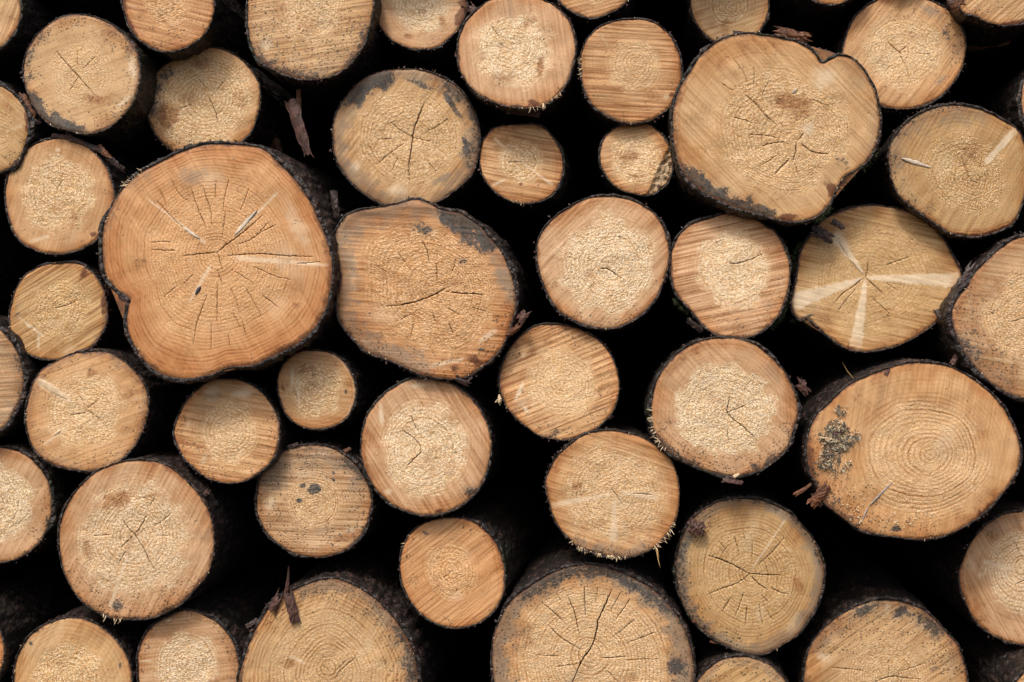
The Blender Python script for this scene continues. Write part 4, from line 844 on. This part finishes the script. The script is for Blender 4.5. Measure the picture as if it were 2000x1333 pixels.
def build_extras(L, e):
    rnd = random.Random(L['seed'] + 77)
    # shreds of bark and a few torn fibres all along the rim
    sp = []; sq = []
    nclus = [rnd.uniform(0, 360) for _ in range(6)]
    for _ in range(int(L['Rm'] * .42)):
        a = rnd.choice(nclus) + rnd.gauss(0, 11) if rnd.random() < .85 else rnd.uniform(0, 360)
        x, z = rim_point(L, a); k = 1 + rnd.uniform(.0, 1.0) * L['bark'] / L['Rm']; t = R(a + rnd.uniform(-85, 85)); l = rnd.uniform(.002, .006)
        yb = rnd.uniform(-.001, .012)
        sp.append((x * k, face_y(L, x, z) + yb, z * k, math.sin(t) * l, rnd.uniform(-.6, .4) * l, math.cos(t) * l, rnd.uniform(.0009, .0026)))
    for _ in range(int(L['Rm'] * .06)):
        a = rnd.uniform(0, 360); x, z = rim_point(L, a); t = R(a + rnd.uniform(-90, 90)); l = rnd.uniform(.002, .006); k = rnd.uniform(.97, 1.01)
        sq.append((x * k, face_y(L, x, z) + .0005, z * k, math.sin(t) * l, -rnd.uniform(.1, .6) * l, math.cos(t) * l, .0006))
    V, F = slivers(sp, 3); tag(link('bark_shreds', mesh_np('bark_shreds', V, F, False), M_FLAKE_DARK if rnd.random() < .6 else M_FLAKE, e), kind='stuff')
    V, F = slivers(sq, 4); tag(link('torn_fibres', mesh_np('torn_fibres', V, F, False), M_SPLINTER, e), kind='stuff')
    for i, (a0, a1, cnt, ln) in enumerate(L['splinters']):
        sp = []
        for _ in range(cnt):
            a = rnd.uniform(a0, a1); x, z = rim_point(L, a); x *= rnd.uniform(.975, 1.01); z *= rnd.uniform(.975, 1.01)
            t = R(a + rnd.uniform(-50, 50)); l = ln * L['s'] * rnd.uniform(.35, 1.0)
            sp.append((x, face_y(L, x, z) + .001, z, math.sin(t) * l, -rnd.uniform(.1, .7) * l, math.cos(t) * l, .0007 * rnd.uniform(.6, 1.4)))
        V, F = slivers(sp, L['seed'])
        tag(link('splinters', mesh_np('splinters', V, F, False), M_SPLINTER, e), kind='stuff')
    for i, (a0, a1, ln) in enumerate(L['moss']):
        sp = []
        for _ in range(170):
            a = rnd.uniform(a0, a1); x, z = rim_point(L, a); k = 1 + rnd.uniform(.02, .07)
            yb = rnd.uniform(.004, .05); t = R(a + rnd.uniform(-70, 70)); l = ln * .001 * rnd.uniform(.4, 1.3)
            sp.append((x * k + L['tx'] * yb, yb, z * k + L['tz'] * yb, math.sin(t) * l, rnd.uniform(-.8, .3) * l, math.cos(t) * l, .0006))
        V, F = slivers(sp, L['seed'])
        tag(link('moss', mesh_np('moss', V, F, False), M_MOSS, e), kind='stuff')
    for i, (k, x0, y0, x1, y1, wd, sty) in enumerate(L['flakes']):
        mat, nm = STY[sty]; P = Z(k, [x0, y0, x1, y1])
        c = (P[0] + P[1]) / 2; x, z = to_local(L, c[None])
        plate_at(nm, P[0], P[1], wd, mat, float(face_y(L, x, z)[0]) + rnd.uniform(-.003, .006), L['seed'] + i, e, L['pith'], L['s'],
                 curl=rnd.uniform(.8, 2.0), yaw=rnd.uniform(-.6, .6), pitch=rnd.uniform(-.3, .3), taper=rnd.uniform(0, .5), jag=.25)
    for i, (k, x0, y0, x1, y1, wd, sty) in enumerate(L['knots']):
        P = Z(k, [x0, y0, x1, y1]); a, b = P; ab = b - a; l = np.hypot(*ab); dn = ab / l; pn = np.array([-dn[1], dn[0]])
        V = []; E = []; F = []; n = 18; m = 6
        wob = [rnd.uniform(-.12, .12) for _ in range(n + 1)]
        for q in range(n + 1):
            t = q / n; hw = wd * .5 * (math.sin(math.pi * min(.985, max(.015, t ** (.85 if sty != 'pale' else 1.25))))) ** .75
            for j in range(m + 1):
                u = j / m * 2 - 1; p = a + ab * t + pn * (hw * u + wob[q] * hw)
                x, z = to_local(L, p[None]); ed = max(abs(u), abs(2 * t - 1) ** 6)
                V.append((x[0], float(face_y(L, x, z)[0]) + .0012 - .0030 * (1 - ed ** 2) ** .5, z[0])); E.append(ed)
        for q in range(n):
            for j in range(m):
                c = q * (m + 1) + j; F.append((c, c + 1, c + m + 2, c + m + 1))
        E = np.array(E)
        mat = {'rim': M_KNOT, 'rimgrey': M_KNOT, 'pale': M_KNOT_PALE, 'grey': M_KNOT_GREY, 'dark': M_KNOT}[sty]
        if sty == 'dark': E = np.maximum(E, .95)
        if sty == 'rimgrey': E = np.clip(E * 1.0 + .08, 0, 1)
        V = np.array(V); F = np.array(F, dtype=np.int32)
        cs = np.cross(V[F[:, 1]] - V[F[:, 0]], V[F[:, 3]] - V[F[:, 0]])
        if cs[:, 1].sum() > 0: F = F[:, ::-1].copy()
        link('knot', mesh_np('knot', V, F, True, {'edge': ('FLOAT', E)}), mat, e)

GROUP = 'cut logs stacked end on in the pile'
def build_log(L, loc=None):
    prep(L)
    e = bpy.data.objects.new('log', None); COL.objects.link(e)
    d = L['d'] / 1000.0; k = (CAM_D + d) / CAM_D
    e.location = ((L['pith'][0] - 1000) * .001 * k, d, (666.5 - L['pith'][1]) * .001 * k)
    e.empty_display_size = .05
    tag(e, L['label'], 'log', GROUP)
    build_face(L, e); build_bark(L, e); build_extras(L, e)
    return e

# ------------------------------------------------------------------ the setting: the ground the pile stands on, an unseen sheet added behind it against light
def sheet(name, V, F, mat):
    me = bpy.data.meshes.new(name); me.from_pydata(V, [], F); return tag(link(name, me, mat), kind='structure')
GZ = -1.62
sheet('ground', [(-60, -60, GZ), (60, -60, GZ), (60, 60, GZ), (-60, 60, GZ)], [(0, 1, 2, 3)], M_SOIL)
sheet('rear_light_block', [(-8, 2.1, GZ - .1), (8, 2.1, GZ - .1), (8, 2.1, 2.6), (-8, 2.1, 2.6)], [(0, 1, 2, 3)], M_SOIL)  # unseen dark sheet, added to block light leaking into the gaps from behind

for L in LOGS: build_log(L)

# the pile goes on beyond the picture: plain logs around the frame keep daylight out of its gaps
def surround():
    base = dict(label='plain log of the pile beyond the edge of the picture', outline=EL(1000, 666, 110, 110, 77), pith=np.array((1000., 666.)), d=0, saw=15, sawamp=.6,
                tone='n', rings=None, ringamp=.5, fuzz=.8, core=.6, cracks=[], stains=[], rays=[], knots=[], bark=5.0, barkm=0, step=None, checks=0, tilt=None, arcs=[], ringout=.5, cw=.33, splinters=[], moss=[], flakes=[], seed=999, grid=7)
    spots = []; rnd = random.Random(4)
    occ = [(*(L['o'].mean(0)), np.hypot(*(L['o'] - L['o'].mean(0)).T).max() * .97) for L in LOGS]
    cand = [(x + rnd.uniform(-12, 12), y + rnd.uniform(-12, 12)) for y in np.arange(-640, 2240, 38) for x in np.arange(-780, 2800, 38)]
    rnd.shuffle(cand)
    def room(x, y):
        return min([math.hypot(x - a, y - b) - r for a, b, r in occ])
    for rmin in (150, 120, 95, 75):
        for x, y in cand:
            rr = min(room(x, y), rmin + 25)
            if rr < rmin: continue
            if -rr - 14 < x < 2000 + rr + 14 and -rr - 14 < y < 1333 + rr + 14: continue
            if y + rr > 2270: continue
            occ.append((x, y, rr)); spots.append((x, y, rr))
    proto = None
    for x, y, rr in spots:
        if proto is None:
            prep(base); e = bpy.data.objects.new('log', None); COL.objects.link(e); tag(e, base['label'], 'log', 'logs of the pile beyond the picture')
            build_face(base, e); build_bark(base, e); proto = e; parts = list(e.children)
        else:
            e = proto.copy(); COL.objects.link(e)
            for p in parts:
                c = p.copy(); COL.objects.link(c); c.parent = e
        k = rr / 116.0; e.scale = (k, 1, k); e.location = ((x - 1000) * .001, rnd.uniform(-.03, .06), (666.5 - y) * .001)
        e.rotation_euler = (0, rnd.choice((0, 1, 2, 3)) * .0, 0)
surround()

# ------------------------------------------------------------------ loose bark, straw and shavings
def piece(label, k, f, width, mat, y, seed, name='bark_piece', cat='bark', **kw):
    P = Z(k, f)
    o = plate_at(name, P[0], P[1], width * (CAM_D + y) / CAM_D, mat, y, seed, None, (1000, 666.5), .001 * (CAM_D + y) / CAM_D, **kw)
    return tag(o, label, cat, 'loose bark caught between the logs')
piece('reddish brown bark strip hanging in the gap left of the dark stained log', 1, [1625,570,1725,875], 31, M_FLAKE, .03, 1, curl=1.6, taper=.45, yaw=.25, bend=.02, jag=.2)
piece('thin pale brown wood sliver above the reddish bark strip', 1, [1665,500,1670,600], 9, M_FLAKE_RED, .045, 2, curl=.8)
piece('thin dark twisted bark strand below the dark stained log, beside the largest log', 1, [1860,1060,1880,1210], 18, M_FLAKE_DARK, .02, 3, curl=2.2, taper=.3)
piece('red brown bark chunk lying on top of the notched giant', 3, [605,175,810,215], 22, M_FLAKE_RED, .005, 5, curl=1.5, yaw=0, jag=.3, thick=.004)
piece('dark curled bark tip on the upper left rim of the notched giant', 3, [378,180,470,192], 8, M_FLAKE_DARK, -.02, 6, curl=1.2, bend=.15)
piece('dark bark shred at the left shoulder of the notched giant', 3, [195,290,250,258], 12, M_FLAKE_DARK, -.005, 7, curl=1.8)
piece('grey bark crumb in the notch of the notched giant', 3, [840,285,925,305], 15, M_FLAKE_DARK, -.012, 8, curl=1.0, jag=.4)
piece('dark bark chunk with orange edge on the upper left of the rayed log', 6, [825,55,930,105], 24, M_FLAKE_DARK, .012, 9, curl=1.2, jag=.3, thick=.004)
piece('small dark bark chip on the top of the rayed log', 6, [930,5,995,45], 13, M_FLAKE_DARK, .012, 10, curl=1.2)
piece('purple brown bark flake between the rayed log and the right edge log', 6, [1640,370,1720,250], 20, M_FLAKE_DARK, -.012, 12, curl=1.6, jag=.35)
piece('dark curled bark strip hanging below the right tip of the rayed log', 6, [1515,500,1600,685], 15, M_FLAKE_DARK, .01, 13, curl=2.2, taper=.3, bend=.08)
piece('curled brown bark loop above the oval log at its right', 6, [1600,810,1640,730], 16, M_FLAKE, .0, 14, curl=2.4)
piece('squarish dark bark chip on the upper left rim of the star cracked log', 9, [120,440,225,465], 26, M_FLAKE, .008, 15, curl=.8, jag=.3, thick=.004)
piece('pointed upright bark curl on the rim of the large yellow log', 7, [1600,830,1612,665], 11, M_FLAKE, -.010, 16, curl=1.7, taper=.9, yaw=.4)
piece('flat brown bark strip hanging over the face of the large yellow log', 7, [1605,815,1650,980], 19, M_FLAKE, -.012, 17, curl=.7, taper=-.05, yaw=-.2)
piece('crumpled bark wad on the upper left rim of the large yellow log', 7, [1515,920,1565,820], 24, M_FLAKE, -.008, 18, curl=2.6, jag=.4)
piece('small brown bark flake on the upper right rim of the log with pale streak', 7, [1112,290,1165,245], 13, M_FLAKE, -.015, 19, curl=1.3, jag=.4)
piece('bark loop hanging under the round pale log with rust spots', 2, [975,615,1160,640], 13, M_FLAKE, .02, 20, curl=1.0, bend=.12)
piece('dim brown bark strip deep in the gap at the top right', 3, [1690,260,1920,225], 20, M_FLAKE_RED, .16, 21, curl=1.4)
piece('brown bark shred left of the dark stained log near the roots of the gap', 1, [1450,640,1550,830], 22, M_FLAKE_RED, .22, 22, curl=1.6, jag=.4)
piece('dark red bark flake between the two pink logs at the top', 2, [750,30,820,90], 20, M_FLAKE, .03, 24, curl=1.5, jag=.35)

def straw():
    spec = [(-.0, 0, 0, .029, -.004, -.040, .0011)]
    V, F = slivers([(0, 0, 0, -.030, -.004, .041, .0012)], 3)
    c = Z(6, [1058, 905])[0]
    o = link('straw', mesh_np('straw', V, F, False), M_STRAW, None, ((c[0] - 1000) * .001, -.01, (666.5 - c[1]) * .001))
    tag(o, 'yellow straw sticking up from the rim of the large oval log', 'straw')
    r = random.Random(5); sp = []
    for _ in range(9): sp.append((r.uniform(-.012, .008), r.uniform(-.004, .002), r.uniform(-.010, .006), r.uniform(-.006, .004), -.003, r.uniform(.004, .014), .0009))
    V, F = slivers(sp, 4); c = Z(6, [1040, 925])[0]
    o = link('wood_chips', mesh_np('wood_chips', V, F, False), M_SPLINTER, None, ((c[0] - 1000) * .001, -.022, (666.5 - c[1]) * .001))
    tag(o, 'pale wood chips at the foot of the straw', 'wood chips', kind='stuff')
    V, F = slivers([(0, 0, 0, .0085, -.006, -.040, .0011), (.002, 0, -.001, .004, -.004, -.018, .001)], 5); c = Z(8, [1800, 560])[0]
    o = link('splinter', mesh_np('splinter', V, F, False), M_STRAW, None, ((c[0] - 1000) * .001, -.008, (666.5 - c[1]) * .001))
    tag(o, 'long thin splinter hanging below the log with the pale cross', 'splinter')
straw()

def clump():
    r = random.Random(9); L = [q for q in LOGS if 'grey shavings' in q['label']][0]
    y0 = L['d'] / 1000.0
    e = bpy.data.objects.new('shaving_clump', None); COL.objects.link(e)
    c = np.array((1634.0, 852.0)); k = L['s']
    e.location = ((c[0] - 1000) * k, y0 - .002, (666.5 - c[1]) * k)
    tag(e, 'clump of grey and pale wood shavings stuck on the left of the oval log', 'shavings')
    blobs = [(1640, 802, 11, 12, 60), (1632, 836, 22, 16, 160), (1634, 860, 34, 16, 230), (1668, 852, 12, 10, 60), (1636, 872, 22, 12, 110), (1622, 888, 22, 14, 100), (1608, 906, 16, 10, 90), (1612, 848, 14, 14, 60), (1648, 908, 14, 10, 30), (1628, 920, 20, 8, 24)]
    spec = {'g': [], 'p': []}
    for bx, by, rx, ry, n in blobs:
        for _ in range(n):
            a = r.uniform(0, 6.28); q = math.sqrt(r.random()); x = bx + rx * q * math.cos(a); y = by + ry * q * math.sin(a)
            l = r.uniform(.003, .010); d = Vector((r.gauss(0, 1), -abs(r.gauss(0, .5)) - .1, r.gauss(0, 1))).normalized() * l
            lx, lz = (x - c[0]) * k, -(y - c[1]) * k
            X, Zz = (x - L['pith'][0]) * k, -(y - L['pith'][1]) * k
            spec['p' if r.random() < .36 else 'g'].append((lx, float(face_y(L, X, Zz)) + .001 - r.uniform(0, .007) * (1 - q), lz, *d, .0007 * r.uniform(.6, 1.8)))
    V, F = slivers(spec['g'], 1); tag(link('grey_shavings', mesh_np('grey_shavings', V, F, False), M_SHAVING_G, e), kind='stuff')
    V, F = slivers(spec['p'], 2); tag(link('pale_shavings', mesh_np('pale_shavings', V, F, False), M_SHAVING, e), kind='stuff')
    plate_at('bark_chip', (1623, 848), (1644, 843), 9, M_FLAKE, -.008, 3, e, c, k, curl=.8, jag=.3)
    plate_at('wood_chip', (1598, 854), (1628, 858), 5, M_SPLINTER, -.008, 4, e, c, k, curl=.8, jag=.2, taper=.4)
    # pale crumbs of sawdust below
    sp = []
    for _ in range(70):
        x = r.uniform(1640, 1840); y = 1030 - abs(r.gauss(0, 26)) - abs(x - 1760) * .10
        X, Zz = (x - L['pith'][0]) * k, -(y - L['pith'][1]) * k
        l = r.uniform(.002, .006); t = r.uniform(0, 6.28)
        sp.append(((x - c[0]) * k, float(face_y(L, X, Zz)) - .0005, -(y - c[1]) * k, l * math.cos(t), -.001, l * math.sin(t), .0009 * r.uniform(.6, 1.5)))
    V, F = slivers(sp, 7)
    o = link('sawdust', mesh_np('sawdust', V, F, False), M_SHAVING, None, e.location)
    tag(o, 'pale sawdust crumbs on the lower part of the oval log', 'sawdust', kind='stuff')
clump()
